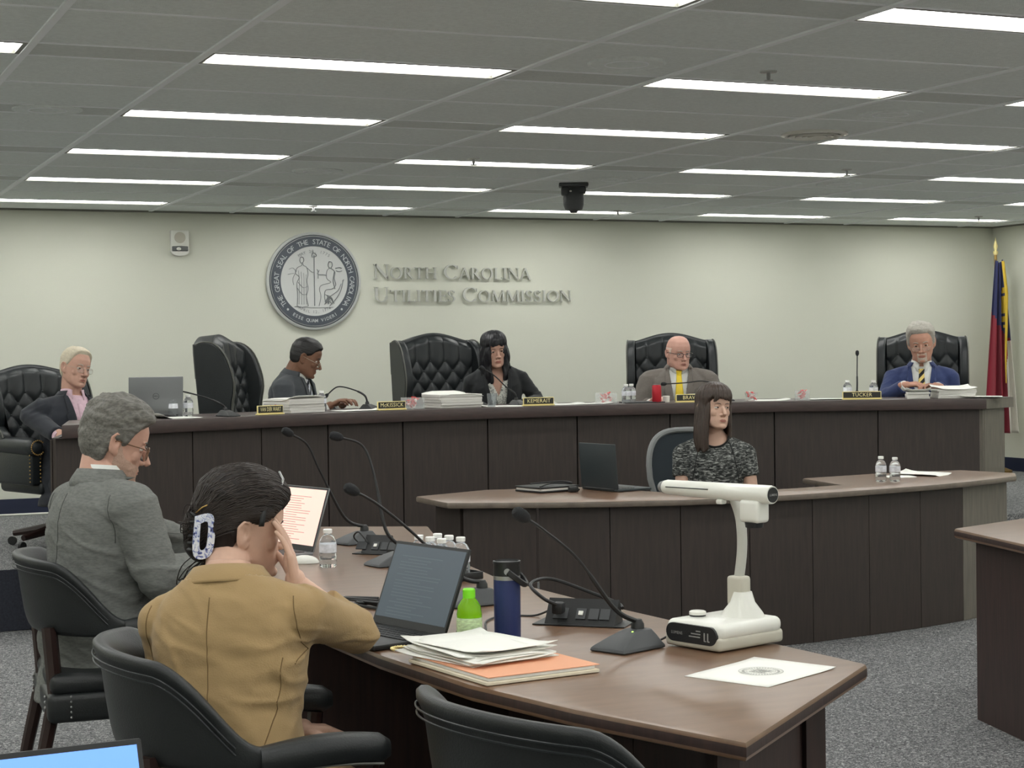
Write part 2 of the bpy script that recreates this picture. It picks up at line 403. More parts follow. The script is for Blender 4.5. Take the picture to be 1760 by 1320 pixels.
# light fixtures
lamp0 = None; nl = 0; FLD = MB()
order = sorted(lamp_spots, key=lambda s: (s[1], s[0]))
ords = ['nearest', 'second', 'third', 'fourth', 'fifth', 'sixth', 'seventh', 'eighth', 'ninth', 'tenth', 'eleventh', 'twelfth', 'farthest']
visrows = sorted({s[2] for s in order if inview(s[0], s[0]+1.2, s[1], s[1]+SW)})
cols = {}
for s in order:
    if inview(s[0], s[0]+1.2, s[1], s[1]+SW): cols.setdefault(s[2], []).append(s[0])
for x0, y0, row in order:
    vis = row in cols and x0 in cols[row]
    if not vis:
        c_ = (x0+.6095, (y0+y0+SW)/2, CEIL); FLD.box((c_[0], c_[1], c_[2]+.04), (1.19, SW-.03, .01), mi=0); FLD.box((c_[0], c_[1], c_[2]+.016), (1.15, .205, .02), mi=1); continue
    if lamp0 is None:
        r = empty('ceiling_light', (0, 0, 0))
        f = MB(); W, D = 1.19, SW-.03
        for sx in (-1, 1): f.box((sx*(W/2-.008), 0, .012), (.016, D, .03))
        f.box((0, -D/2+.006, .012), (W, .012, .03)); f.box((0, D/2-.006, .012), (W, .012, .03)); f.box((0, 0, .04), (W, D, .01))
        f.build('housing', FIX, r, smooth=None)
        t = MB(); pr = [(-.088, -.001), (-.08, .006), (.08, .006), (.088, -.001)]
        t.add([(sx*.575, p[0], p[1]+.012) for sx in (-1, 1) for p in ((-.108, -.012), (.108, -.012))], [(0, 1, 3, 2)])
        t.v = []; t.f = []; t.m = []
        t.rbox((0, 0, .016), (1.15, .205, .02), .006, 2)
        t.build('diffuser', LENS, r)
        lamp0 = r; o = r
    else: o = dup_tree(lamp0)
    o.location = (x0+.6095, (y0+y0+SW)/2, CEIL)
    if vis:
        ci = sorted(cols[row]).index(x0); n = len(cols[row]); ri = visrows.index(row)
        rn = ['nearest', 'second', 'third', 'fourth', 'fifth', 'sixth'][ri] if ri < len(visrows)-1 else 'farthest'
        cn = {1: ['only'], 2: ['left', 'right'], 3: ['left', 'middle', 'right'], 4: ['leftmost', 'second from left', 'third from left', 'rightmost'], 5: ['leftmost', 'second from left', 'middle', 'fourth from left', 'rightmost'], 6: ['leftmost', 'second from left', 'third from left', 'fourth from left', 'fifth from left', 'rightmost']}[n][ci]
        tag(o, 'long lit fluorescent ceiling light, %s in the %s row from the camera' % (cn, rn), 'ceiling light', 'fluorescent lights in the dropped ceiling')
    else: tag(o, 'long lit fluorescent ceiling light outside the picture behind the viewer', 'ceiling light', 'ceiling lights out of view')
o = FLD.build('ceiling_light_field', [FIX, LENS], ceil, smooth=None); o['kind'] = 'stuff'
# speakers in the ceiling
def speaker(x, y, r, label):
    o = empty('ceiling_speaker', (x, y, CEIL), 0, label, 'ceiling speaker', 'round ceiling speakers')
    MB().lathe([(r, 0), (r, -.006), (r*.93, -.01), (r*.9, -.006), (r*.5, -.006), (r*.45, -.003), (0, -.003)], n=32).build('grille', TILE, o)
    MB().tube([(r*.55*math.cos(a), r*.55*math.sin(a), -.007) for a in np.linspace(0, 2*PI, 33)[:-1]], .0025, 6, closed=True).build('ring', TEE, o)
speaker(3.05, 5.97, .15, 'round ceiling speaker nearest the viewer, above the centre')
speaker(4.88, 6.87, .15, 'round ceiling speaker behind the white air vent, right of centre')
speaker(1.20, 7.88, .15, 'round ceiling speaker at the far left of the picture')
speaker(3.08, 10.04, .15, 'round ceiling speaker above the wall seal')
speaker(5.02, 10.02, .15, 'round ceiling speaker just right of the hanging dome camera')
speaker(6.63, 9.92, .15, 'round ceiling speaker far right near the back wall')
v = empty('air_diffuser', (4.95, 7.62, CEIL), 0, 'white round ceiling air vent right of centre', 'air vent')
MB().lathe([(.165, 0), (.168, -.01), (.15, -.016), (.14, -.006)], n=36).build('flange', WHITEP, v)
for rr in (.12, .085, .05): MB().lathe([(rr, -.004), (rr+.014, -.02), (rr+.01, -.022), (rr-.006, -.004)], n=32).build('cone', WHITEP, v)
MB().lathe([(.148, -.002), (.146, -.006), (0, -.006)], n=32).build('backing_disc', WHITEP, v)
MB().box((0, 0, -.012), (.012, .26, .006)).build('cross_bar', CREAM, v, smooth=None)
def sprinkler(x, y, label):
    o = empty('sprinkler', (x, y, CEIL), 0, label, 'sprinkler', 'ceiling sprinklers')
    MB().lathe([(.034, 0), (.033, -.006), (.014, -.008)], n=20).build('escutcheon', SILVER, o)
    MB().lathe([(.008, -.006), (.008, -.03), (.004, -.034), (.02, -.036), (.02, -.039), (0, -.04)], n=14).build('head', SILVER, o)
sprinkler(3.67, 5.97, 'chrome sprinkler head nearest the viewer, between two lights')
sprinkler(6.14, 9.1, 'small sprinkler head right of the dome camera, before the third light row')
sprinkler(3.72, 9.17, 'small sprinkler head above the middle of the wall lettering')
sprinkler(3.78, 12.44, 'tiny sprinkler head on the ceiling near the wall above the seal')
sprinkler(6.18, 12.28, 'tiny sprinkler head on the ceiling just right behind the dome camera')
sprinkler(9.47, 12.1, 'tiny sprinkler head on the ceiling near the flag corner')
# hanging camera
c = empty('ceiling_camera', (*at(990, 11.45), CEIL), -.42, 'dark grey dome camera hanging from the ceiling in the middle', 'camera')
MB().rbox((0, 0, -.012), (.19, .15, .024), .008).build('mounting_plate', DGREY, c)
MB().rbox((-.055, 0, -.05), (.05, .10, .055), .012).rbox((.055, 0, -.045), (.05, .10, .045), .012).build('yoke', DGREY, c)
MB().lathe([(.045, -.03), (.062, -.06), (.068, -.10), (.066, -.14), (.055, -.17), (.03, -.178), (.02, -.19), (0, -.192)], n=24).build('camera_head', DGREY, c)
MB().ell((-.02, -.062, -.055), (.008, .006, .006)).build('indicator', WHITEP, c)

# dais with carpet edge
bench_pts = [(1.455, 9.27), (2.38, 9.75), (3.4, 10.1), (4.45, 10.22), (5.5, 10.12), (6.5, 9.85), (7.42, 9.42)]
bench_c = [tuple(p) for p in catmull(bench_pts, 8)]
dfront = [tuple(p) for p in offset(bench_c, .16)]
poly = [(WALL_L+.01, 9.80)]+[(1.50, 9.80)]+dfront[2:]+[(WALL_R-.01, 9.75), (WALL_R-.01, WALL_Y-.01), (WALL_L+.01, WALL_Y-.01)]
o = MB().prism(poly, .002, DAIS).build('floor_dais', CARPET, smooth=None); o['kind'] = 'structure'
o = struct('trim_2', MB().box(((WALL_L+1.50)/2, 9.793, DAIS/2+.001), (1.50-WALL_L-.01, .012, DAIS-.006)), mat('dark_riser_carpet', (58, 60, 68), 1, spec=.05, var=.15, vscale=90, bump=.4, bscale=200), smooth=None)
for nm, b in (('baseboard_back', ((WALL_L+WALL_R)/2, WALL_Y-.007, DAIS+.06, WALL_R-WALL_L, .014, .12)), ('baseboard_right', (WALL_R-.007, (9.75+WALL_Y)/2, DAIS+.06, .014, WALL_Y-9.76, .12))):
    struct(nm, MB().box(b[:3], b[3:]), BASEB, smooth=None)
struct('baseboard_right', MB().box((WALL_R-.007, (WALL_B+9.75)/2, .06), (.014, 9.75-WALL_B, .12)), BASEB, smooth=None)
struct('trim_1', MB().tube([(WALL_L+.1, WALL_Y-.03, DAIS+.008), (1.5, WALL_Y-.03, DAIS+.008), (2.2, WALL_Y-.032, DAIS+.008)], .008, 8), WHITEP)

# ================================================================== WALL SIGNS
def serif_glyph(ch):
    """classical capitals from strokes, unit cap height; returns polygons and advance"""
    P = []; A = .135; B = .06
    def bar(x0, y0, x1, y1, w):
        d = np.array([x1-x0, y1-y0]); d /= np.linalg.norm(d); n = np.array([-d[1], d[0]])*w/2
        P.append([(x0-n[0], y0-n[1]), (x1-n[0], y1-n[1]), (x1+n[0], y1+n[1]), (x0+n[0], y0+n[1])])
    def ser(x, y, w=.26):
        s = 1 if y < .5 else -1
        P.append([(x-w/2, y), (x+w/2, y), (x+w/2, y+s*.03), (x+.05, y+s*.06), (x-.05, y+s*.06), (x-w/2, y+s*.03)])
    def arc(cx, cy, rx, ry, a0, a1, wx=A, wy=B, n=18):
        for i in range(n):
            q = [math.radians(a0+(a1-a0)*(i+k)/n) for k in (0, 1)]
            P.append([(cx+rx*math.cos(q[0]), cy+ry*math.sin(q[0])), (cx+rx*math.cos(q[1]), cy+ry*math.sin(q[1])), (cx+(rx-wx)*math.cos(q[1]), cy+(ry-wy)*math.sin(q[1])), (cx+(rx-wx)*math.cos(q[0]), cy+(ry-wy)*math.sin(q[0]))])
    if ch == 'I': bar(.15, 0, .15, 1, A); ser(.15, 0); ser(.15, 1); w = .3
    elif ch == 'N': bar(.12, 0, .12, 1, B); bar(.78, 0, .78, 1, B); bar(.10, .98, .80, .02, A*1.1); ser(.12, 0, .24); ser(.10, 1, .2); ser(.78, 1, .24); w = .9
    elif ch == 'O': arc(.44, .5, .44, .51, 0, 360, n=32); w = .88
    elif ch == 'R': bar(.15, 0, .15, 1, A); ser(.15, 0); ser(.15, 1, .2); arc(.24, .745, .32, .255, -90, 90, .12, B); bar(.15, .97, .26, .97, B); bar(.15, .52, .26, .52, B); bar(.30, .52, .66, .03, A); ser(.68, 0, .18); w = .74
    elif ch == 'T': bar(.36, 0, .36, 1, A); ser(.36, 0); bar(.02, .965, .70, .965, B); bar(.03, 1, .03, .84, .04); bar(.69, 1, .69, .84, .04); w = .72
    elif ch == 'H': bar(.14, 0, .14, 1, A); bar(.74, 0, .74, 1, A); bar(.14, .52, .74, .52, B)
    elif ch == 'C': arc(.46, .5, .46, .51, 42, 318, n=28); bar(.82, .70, .82, .92, .04); w = .84
    elif ch == 'A': bar(.06, 0, .40, 1.0, B); bar(.36, 1.0, .74, 0, A); bar(.20, .36, .62, .36, B); ser(.06, 0, .2); ser(.74, 0, .22); w = .80
    elif ch == 'L': bar(.15, 0, .15, 1, A); ser(.15, 1); bar(.05, .03, .58, .03, B); bar(.58, 0, .60, .18, .04); w = .62
    elif ch == 'U': bar(.14, .36, .14, 1, A); bar(.72, .30, .72, 1, B); ser(.14, 1); ser(.72, 1, .22); arc(.42, .34, .345, .35, 180, 360, .12, B); w = .86
    elif ch == 'E': bar(.15, 0, .15, 1, A); bar(.05, .97, .56, .97, B); bar(.05, .03, .60, .03, B); bar(.15, .52, .5, .52, B); bar(.56, 1, .56, .85, .04); bar(.60, 0, .61, .17, .04); bar(.5, .6, .5, .44, .035); w = .64
    elif ch == 'S': arc(.27, .74, .235, .265, 30, 270, .11, B); arc(.27, .245, .25, .255, -150, 90, .11, B); bar(.475, .78, .475, .94, .04); bar(.045, .24, .045, .06, .04); bar(.2, .49, .34, .49, .06); w = .56
    elif ch == 'M': bar(.10, 0, .16, 1, B); bar(.92, 0, .86, 1, A); bar(.15, 1, .51, .05, A); bar(.51, .05, .87, 1, B); ser(.10, 0, .22); ser(.92, 0, .24); w = 1.02
    if ch == 'H':
        for x in (.14, .74):
            ser(x, 0); ser(x, 1)
        w = .88
    return P, w
LETTER = mat('satin_letter', (196, 197, 190), .45, metal=.15)
sign = empty('wall_lettering', (0, WALL_Y, 0), 0, 'raised silver letters reading North Carolina Utilities Commission beside the seal', 'sign')
gl_cache = {}
def sign_line(words, x0, x1, zb, H1, H2):
    pl = []; x = 0
    for w_ in words:
        for i, ch in enumerate(w_):
            P, adv = serif_glyph(ch); h = H1 if i == 0 else H2
            pl.append((ch, x, h, P)); x += (adv+.075)*h
        x += .46*H2
    tot = x-.53*H2; k = (x1-x0)/tot
    for ch, px, h, P in pl:
        key = (ch, round(h, 4), round(k, 3))
        if key not in gl_cache:
            mb = MB()
            M = np.array([[1, 0, 0, 0], [0, 0, 1, 0], [0, 1, 0, 0], [0, 0, 0, 1.]])
            for q in P: mb.prism([(a*h*k, b*h) for a, b in q], -.03, -.012, M=M)
            o = mb.build('letter', LETTER, sign, smooth=None); gl_cache[key] = o
        else: o = gl_cache[key].copy(); C.objects.link(o)
        o.location = (x0+px*k, 0, zb)
sign_line(['NORTH', 'CAROLINA'], 4.47, 5.81, 2.052, .115, .092)
sign_line(['UTILITIES', 'COMMISSION'], 4.47, 6.172, 1.872, .115, .092)

SEALW = mat('seal_face', (196, 198, 196), .6); SEALD = mat('seal_band', (78, 84, 92), .6); SEALL = mat('seal_line', (122, 126, 128), .7); SEALT = mat('seal_text', (190, 194, 196), .6)
sl = empty('state_seal', (3.985, WALL_Y-.004, 2.032), 0, 'round state seal with a dark lettered ring mounted on the back wall', 'wall seal')
Rv = [[1, 0, 0], [0, 0, -1], [0, 1, 0]]
RS = .376
MB().lathe([(RS, 0), (RS, .028), (RS-.012, .034), (RS-.02, .03), (0, .03)], n=72, R=Rv).build('disc', SEALW, sl)
MB().tube([(.352*math.cos(a), -.034, .352*math.sin(a)) for a in np.linspace(0, 2*PI, 73)[:-1]], .004, 6, closed=True).build('outer_line', SEALD, sl)
def annulus(r0, r1, y, n=72):
    mb = MB(); P = [[(r*math.cos(2*PI*j/n), y, r*math.sin(2*PI*j/n)) for j in range(n)] for r in (r0, r1)]
    P.append([(r1*math.cos(2*PI*j/n), y+.004, r1*math.sin(2*PI*j/n)) for j in range(n)]); P.insert(0, [(r0*math.cos(2*PI*j/n), y+.004, r0*math.sin(2*PI*j/n)) for j in range(n)])
    return mb.grid(P, wrap=True)
annulus(.268, .342, -.035).build('dark_ring', SEALD, sl)
def ring_text(mb, s, r, size, a_mid, inside=False, step=None, bold=.0):
    n = len(s); step = step or size*.72/r; a = a_mid+(n-1)/2*step*(1 if not inside else -1)
    for ch in s:
        if ch != ' ':
            V, F = text(ch, size, 0, bold); q = V.copy()
            th = a-PI/2 if not inside else a+PI/2
            x = q[:, 0]*math.cos(th)-q[:, 1]*math.sin(th)+r*math.cos(a); z = q[:, 0]*math.sin(th)+q[:, 1]*math.cos(th)+r*math.sin(a)
            mb.add(np.stack([x, np.full(len(x), -.0365), z], 1), F)
        a -= step*(1 if not inside else -1)
mb = MB(); ring_text(mb, 'THE GREAT SEAL OF THE STATE OF NORTH CAROLINA', .300, .055, PI/2, step=math.radians(252)/44, bold=0)
ring_text(mb, 'ESSE QUAM VIDERI', .306, .036, -PI/2, True, step=math.radians(4.4), bold=.0006)
for a in (-PI/2-.78, -PI/2+.78): mb.ell((.306*math.cos(a), -.036, .306*math.sin(a)), (.009, .002, .009), 8, 6)
mb.build('ring_lettering', SEALT, sl, smooth=None)['kind'] = 'stuff'
mb = MB(); ring_text(mb, 'MAY 20, 1775', .228, .032, PI/2, step=math.radians(5.6)); ring_text(mb, 'APRIL 12, 1776', .238, .032, -PI/2, True, step=math.radians(4.6))
mb.build('date_lettering', SEALL, sl, smooth=None)
mb = MB()
def ln(pts, r=.0024):
    q = catmull([(x, -.0335, z) for x, z in pts], 5); mb.tube(q, r, 6, flat=.6)
# standing figure, pole with cap, seated figure, horn, hills, ship
ln([(-.105, .185), (-.088, .18), (-.082, .16), (-.09, .143), (-.105, .14), (-.114, .16), (-.105, .185)], .004)
ln([(-.10, .14), (-.10, .12), (-.135, .10), (-.15, .06), (-.12, .03), (-.14, -.02), (-.135, -.11), (-.14, -.19)], .003); ln([(-.09, .14), (-.085, .12), (-.06, .105), (-.05, .05), (-.06, 0), (-.05, -.06), (-.065, -.12), (-.05, -.19)], .003)
ln([(-.14, .08), (-.17, .02), (-.165, -.03)]); ln([(-.055, .10), (-.02, .07), (.0, .07)], .003); ln([(-.13, -.01), (-.09, -.05), (-.055, -.04)]); ln([(-.14, -.05), (-.10, -.1), (-.06, -.1)]); ln([(-.14, -.19), (-.1, -.2), (-.05, -.19)], .003)
for q in range(4): ln([(-.125+q*.02, .08-q*.01), (-.12+q*.018, 0), (-.125+q*.02, -.18)], .0018)
ln([(.0, .20), (.0, -.19)], .005); ln([(-.018, .19), (-.01, .215), (.012, .21), (.016, .19), (-.018, .185)], .005)
ln([(.12, .15), (.14, .145), (.145, .12), (.13, .10), (.115, .11), (.112, .13), (.12, .15)], .005); ln([(.12, .10), (.10, .075), (.10, .02), (.13, -.01), (.06, -.03), (.04, -.06), (.05, -.12), (.035, -.19)], .003)
ln([(.135, .10), (.165, .07), (.16, .02), (.17, -.03), (.14, -.06), (.09, -.07), (.08, -.12), (.09, -.17)], .004); ln([(.16, .07), (.15, .0), (.165, -.06)], .005); ln([(.04, .05), (.07, .05), (.10, .04)], .003)
ln([(.225, .0), (.235, .012), (.228, -.005), (.215, -.06), (.19, -.11), (.16, -.15), (.12, -.19)], .004); ln([(.215, -.02), (.19, -.07), (.15, -.1), (.11, -.13), (.08, -.18)], .004)
for q in range(9): ln([(.10+.02*math.cos(q*1.7), -.13+.03*math.sin(q*2.3)), (.12+.02*math.cos(q), -.14+.02*math.sin(q)), (.09+.012*q*.7, -.17+.01*math.sin(q*2))], .0032)
ln([(-.2, .09), (-.17, .10), (-.15, .08)]); ln([(-.21, .05), (-.16, .06)]); ln([(.02, .06), (.05, .045), (.09, .05)]); ln([(.17, .10), (.20, .105), (.22, .10)], .006); ln([(.175, .08), (.20, .075), (.222, .08)], .004)
ln([(.03, .02), (.03, .075), (.022, .09)], .004); ln([(.03, .06), (.04, .085)], .003)
ln([(-.16, -.195), (0, -.205), (.15, -.2)], .0022)
mb.build('seal_figures', SEALL, sl)
a = empty('fire_alarm_strobe', (2.947, WALL_Y-.002, 2.314), 0, 'white fire alarm strobe high on the back wall left of the seal', 'fire alarm')
MB().rbox((0, -.02, .01), (.138, .04, .165), .008).lathe([(.069, -.02), (.069, .02)], (0, -.02, -.06), n=28, R=Rv, sy=.55).build('alarm_housing', WHITEP, a)
MB().lathe([(.042, 0), (.042, .003), (.0, .003)], (0, -.04, .038), n=24, R=Rv).build('horn_grille', CREAM, a)
MB().rbox((0, -.04, -.045), (.12, .012, .036), .006).build('lamp_window', mat('strobe_glass', (110, 112, 112), .15), a)
MB().ell((-.012, -.05, -.047), (.018, .008, .012)).build('flash_tube', mat('flash_tube', (236, 236, 228), .1), a)

# flag on its pole
fl = empty('flag', (10.2, 12.80, DAIS), 0, 'state flag furled on a pole in the right corner', 'flag')
MB().lathe([(.13, 0), (.13, .02), (.05, .05), (.02, .08)], n=24).build('pole_base', BRASS, fl)
MB().tube([(0, 0, .05), (0, 0, 1.96)], .013, 10).build('pole', BRASS, fl)
MB().lathe([(.012, 1.94), (.022, 1.955), (.022, 1.97), (.01, 1.98), (.016, 2.0), (.02, 2.02), (.006, 2.07), (0, 2.10)], n=14).build('finial', GOLD, fl)
FB = mat('flag_blue', (36, 44, 92), .8, sheen=.3); FR = mat('flag_red', (142, 34, 52), .8, sheen=.3); FWm = mat('flag_white', (218, 214, 204), .8); FY = mat('flag_yellow', (214, 180, 60), .7)
rows, nc = 60, 60; P = []; mi = []
for i in range(rows+1):
    t = i/rows; z = 1.9-1.55*t; row_ = []
    for j in range(nc+1):
        s = j/nc; spread = (.035+.10*t**.8); a_ = s*PI*7
        x = (s-.46)*2*spread*1.15+.012*math.sin(a_)*(.4+t); y = .05*math.sin(a_+t*1.3)*(.35+.65*t)-.045
        row_.append((x, y, z-.03*math.sin(s*PI)*(1-t)))
    P.append(row_)
mbf = MB()
for i in range(rows):
    for j in range(nc):
        s, t = (j+.5)/nc, (i+.5)/rows
        if s > .70 and t > .46+.9*max(0, .86-s): k = 2
        elif t < .30+.16*s: k = 0
        else: k = 1
        if .62 < s < .9 and .13 < t < .40 and (((s-.76)/.13)**2+((t-.27)/.125)**2) < 1 and not (int(t*90) % 5 == 2): k = 3
        mi.append(k)
mbf.grid(P); mbf.m = mi
o = mbf.build('flag_cloth', [FB, FR, FWm, FY], fl, smooth=180)
sd = o.modifiers.new('s', 'SOLIDIFY'); sd.thickness = .003
MB().tube([(0.0, -.10, 1.88), (.012, -.13, 1.6), (.0, -.14, 1.3), (-.01, -.14, 1.05), (-.012, -.145, .80)], [.013, .014, .012, .008, .004], 8).build('gold_cord', FY, fl)
# ================================================================== BENCH
BT = 1.12
bc = [np.array(p) for p in bench_c]
seg = np.linalg.norm(np.diff(np.array(bc), axis=0), axis=1); cum = np.concatenate([[0], np.cumsum(seg)])
def along(s):
    s = max(0, min(cum[-1]-1e-6, s)); i = min(int(np.searchsorted(cum, s, 'right')-1), len(bc)-2); t = (s-cum[i])/(cum[i+1]-cum[i]); p = bc[i]*(1-t)+bc[i+1]*t; d = bc[i+1]-bc[i]; return p, d/np.linalg.norm(d)
def s_at_u(u):
    best = min(np.linspace(0, cum[-1], 700), key=lambda s: abs(proj(*along(s)[0], 1.0)[0]-u)); return best
seams = [0]+[s_at_u(u) for u in (236, 342, 458, 573, 700, 845, 997, 1155, 1335, 1512)]+[cum[-1]]
top_f = [along(s)[0] for s in seams]
top_b = offset(top_f, .66); top_b[0] = np.array((1.60, 9.96)); top_b[1] = np.array((1.80, 10.06))
# end faces splay a little, as in the photograph
br = empty('judges_bench', (0, 0, 0), 0, 'long curved dark wood hearing bench on the carpeted dais', 'bench')
front = [tuple(p) for p in top_f]; back = [tuple(p) for p in top_b]
endp = (7.80, 9.62)
poly = front+[endp]+[(7.78, 10.0)]+back[::-1][1:]
slab('bench_top', poly, BT-.07, BT, TRIM, br, .004)
inset = .055
for i in range(len(seams)-1):
    a, ta = along(seams[i]); b, tb = along(seams[i+1]); t = (b-a)/np.linalg.norm(b-a); n = np.array([-t[1], t[0]])
    L = np.linalg.norm(b-a)-.003; c = (a+b)/2+n*(inset+.012)
    MB().box((0, 0, (BT-.07)/2+.002), (L, .024, BT-.075)).build('front_panel', WOOD, br, smooth=None, loc=(c[0], c[1], 0), rz=math.atan2(t[1], t[0]))
bk = MB(); bo = offset(top_f, inset+.034)
for i in range(len(bo)-1):
    a, b = bo[i], bo[i+1]; bk.box(((a[0]+b[0])/2, (a[1]+b[1])/2, (BT-.07)/2+.004), (np.linalg.norm(b-a)+.006, .012, BT-.09), rz=math.atan2((b-a)[1], (b-a)[0]))
bk.build('backing_board', WOOD, br, smooth=None)
for i in range(1, len(seams)-1, 2):
    p, t = along(seams[i]); n = np.array([-t[1], t[0]]); c = p+n*.36
    MB().box((0, 0, (BT-.07)/2+.17), (.03, .54, BT-.41)).build('divider', WOOD, br, smooth=None, loc=(c[0], c[1], 0), rz=math.atan2(t[1], t[0]))
a = np.array(front[-1]); b = np.array(endp); t = (b-a)/np.linalg.norm(b-a); n = np.array([-t[1], t[0]])
c = (a+b)/2+n*.05-t*.02
WOODLIT = ramp_mat('dark_laminate_lit', [(.3, (100, 96, 88)), (.7, (118, 112, 102))], scale=14, stretch=(5, 5, .45), rough=.45, bump=.03)  # dark laminate made lighter: the reflection on the angled end face is painted in
MB().box((0, 0, (BT-.07)/2), (np.linalg.norm(b-a)-.09, .03, BT-.075)).build('end_panel', WOODLIT, br, smooth=None, loc=(c[0], c[1], .002), rz=math.atan2(t[1], t[0]))
MB().box((7.735, 9.72, (BT-.07)/2+.002), (.05, .12, BT-.075)).build('end_post', WOOD, br, smooth=None)
MB().box((0, 0, BT-.035), (np.linalg.norm(b-a)-.004, .004, .066)).build('end_trim', WOODLIT, br, smooth=None, loc=((a+b)[0]/2-n[0]*.002, (a+b)[1]/2-n[1]*.002, 0), rz=math.atan2(t[1], t[0]))
a, ta = along(0); n = np.array([-ta[1], ta[0]]); ta = np.array([.25, .968]); c = np.array((1.50, 9.62)); 
MB().box((0, 0, (BT-.07)/2+.17), (.50, .03, BT-.41)).build('end_panel', WOOD, br, smooth=None, loc=(c[0], c[1], 0), rz=math.atan2(ta[1], ta[0]))

# ================================================================== WITNESS DESK
wd = empty('witness_desk', (0, 0, 0), 0, 'curved dark wood witness desk in front of the bench', 'desk')
wf = [(3.04, 7.89), (3.42, 7.68), (3.74, 7.54), (4.08, 7.44), (4.45, 7.40), (4.83, 7.42), (5.21, 7.48), (5.58, 7.55), (5.93, 7.65), (6.36, 7.82)]
wpoly = wf+[(6.50, 8.00), (6.40, 8.36), (5.82, 8.39), (5.30, 8.31), (5.22, 7.80), (4.85, 7.74), (4.28, 7.72), (4.18, 7.95), (4.05, 8.40), (3.50, 8.52), (3.04, 8.32)]
slab('desk_top', wpoly, .72, .75, WOODT, wd, .008, edge=WOODE)
wi = [tuple(p) for p in offset(wf, .07)]
for i in range(len(wi)-1):
    a = np.array(wi[i]); b = np.array(wi[i+1]); t = (b-a)/np.linalg.norm(b-a); c = (a+b)/2
    MB().box((0, 0, .3595), (np.linalg.norm(b-a)-(.003 if i else .08), .022, .717)).build('front_panel', WOOD if i < 8 else WOODLIT, wd, smooth=None, loc=(c[0]+t[0]*(0 if i else .03), c[1]+t[1]*(0 if i else .03), .001), rz=math.atan2(t[1], t[0]))  # last panel, turned aside, gets the laminate with brightness painted into its colour
for a, b in (((3.14, 7.95), (3.14, 8.28)), ((6.33, 7.93), (6.28, 8.27)), ((4.16, 7.56), (4.03, 8.27)), ((5.25, 7.6), (5.32, 8.2))):
    a = np.array(a); b = np.array(b); t = (b-a)/np.linalg.norm(b-a); c = (a+b)/2
    MB().box((0, 0, .3595), (np.linalg.norm(b-a), .022, .717)).build('side_panel', WOOD, wd, smooth=None, loc=(c[0], c[1], .001), rz=math.atan2(t[1], t[0]))

# ================================================================== COUNSEL TABLES
ct = empty('counsel_table', (0, 0, 0), 0, 'long bent mahogany table in the foreground with microphones on it', 'table')
near = [(1.651, 2.786), (1.50, 3.20), (1.41, 3.55), (1.36, 4.0), (1.345, 4.45), (1.36, 5.0), (1.44, 5.7), (1.60, 6.4), (1.86, 7.25)]
far = [(2.56, 6.86), (2.34, 6.1), (2.215, 5.55), (2.165, 5.15), (2.19, 4.6), (2.235, 4.1), (2.308, 3.359)]
slab('table_top', near+far, .71, .75, WOODT, ct, .011, edge=WOODR)
fi = [tuple(p) for p in offset(far, .09)][::-1]
def panels(pts, name, m, par, h=.705, skip=()):
    for i in range(len(pts)-1):
        if i in skip: continue
        a = np.array(pts[i]); b = np.array(pts[i+1]); t = (b-a)/np.linalg.norm(b-a); c = (a+b)/2
        MB().box((0, 0, h/2), (np.linalg.norm(b-a)-.004, .022, h)).build(name, m, par, smooth=None, loc=(c[0], c[1], .001), rz=math.atan2(t[1], t[0]))
fi = [(2.13, 3.36), (2.10, 4.1), (2.07, 4.6), (2.05, 5.15), (2.09, 5.55), (2.21, 6.1), (2.40, 6.75)]
panels(fi, 'modesty_panel', WOODR, ct)
panels([(1.74, 3.02), (2.13, 3.36)], 'end_panel', WOODR, ct)
panels([(1.92, 7.08), (2.38, 6.80)], 'end_panel', WOODR, ct)
MB().box((2.145, 3.345, .355), (.05, .05, .705)).build('corner_post', WOODR, ct, smooth=None)
MB().box((1.74, 3.03, .355), (.05, .05, .705)).build('corner_post', WOODR, ct, smooth=None)
MB().box((1.65, 4.85, .355), (.8, .025, .70)).build('support_panel', WOODR, ct, smooth=None)
mb = MB()
mb.prism([(1.80, 3.10), (1.62, 3.40), (1.47, 3.9), (1.46, 4.9), (1.56, 5.8), (1.9, 6.95), (2.3, 6.7), (2.06, 5.6), (2.02, 5.15), (2.07, 4.1), (2.1, 3.4)], .67, .709)
mb.build('under_frame', WOODR, ct, smooth=None)
rt = empty('side_table', (0, 0, 0), 0, 'dark wood table cut off at the right edge of the picture', 'table')
rp = [(4.33, 5.70), (4.20, 5.12), (4.02, 4.5), (3.93, 3.9), (4.55, 3.75), (4.75, 4.4), (4.95, 5.1), (5.25, 6.02), (4.84, 5.90)]
slab('table_top', rp, .71, .75, WOODT, rt, .011, edge=WOODR)
panels([(4.40, 5.64), (4.27, 5.10), (4.10, 4.5), (4.03, 3.95), (4.52, 3.84)], 'front_panel', WOODR, rt)
panels([(4.40, 5.64), (5.12, 5.93), (4.84, 5.1), (4.52, 3.84)], 'side_panel', WOODR, rt)

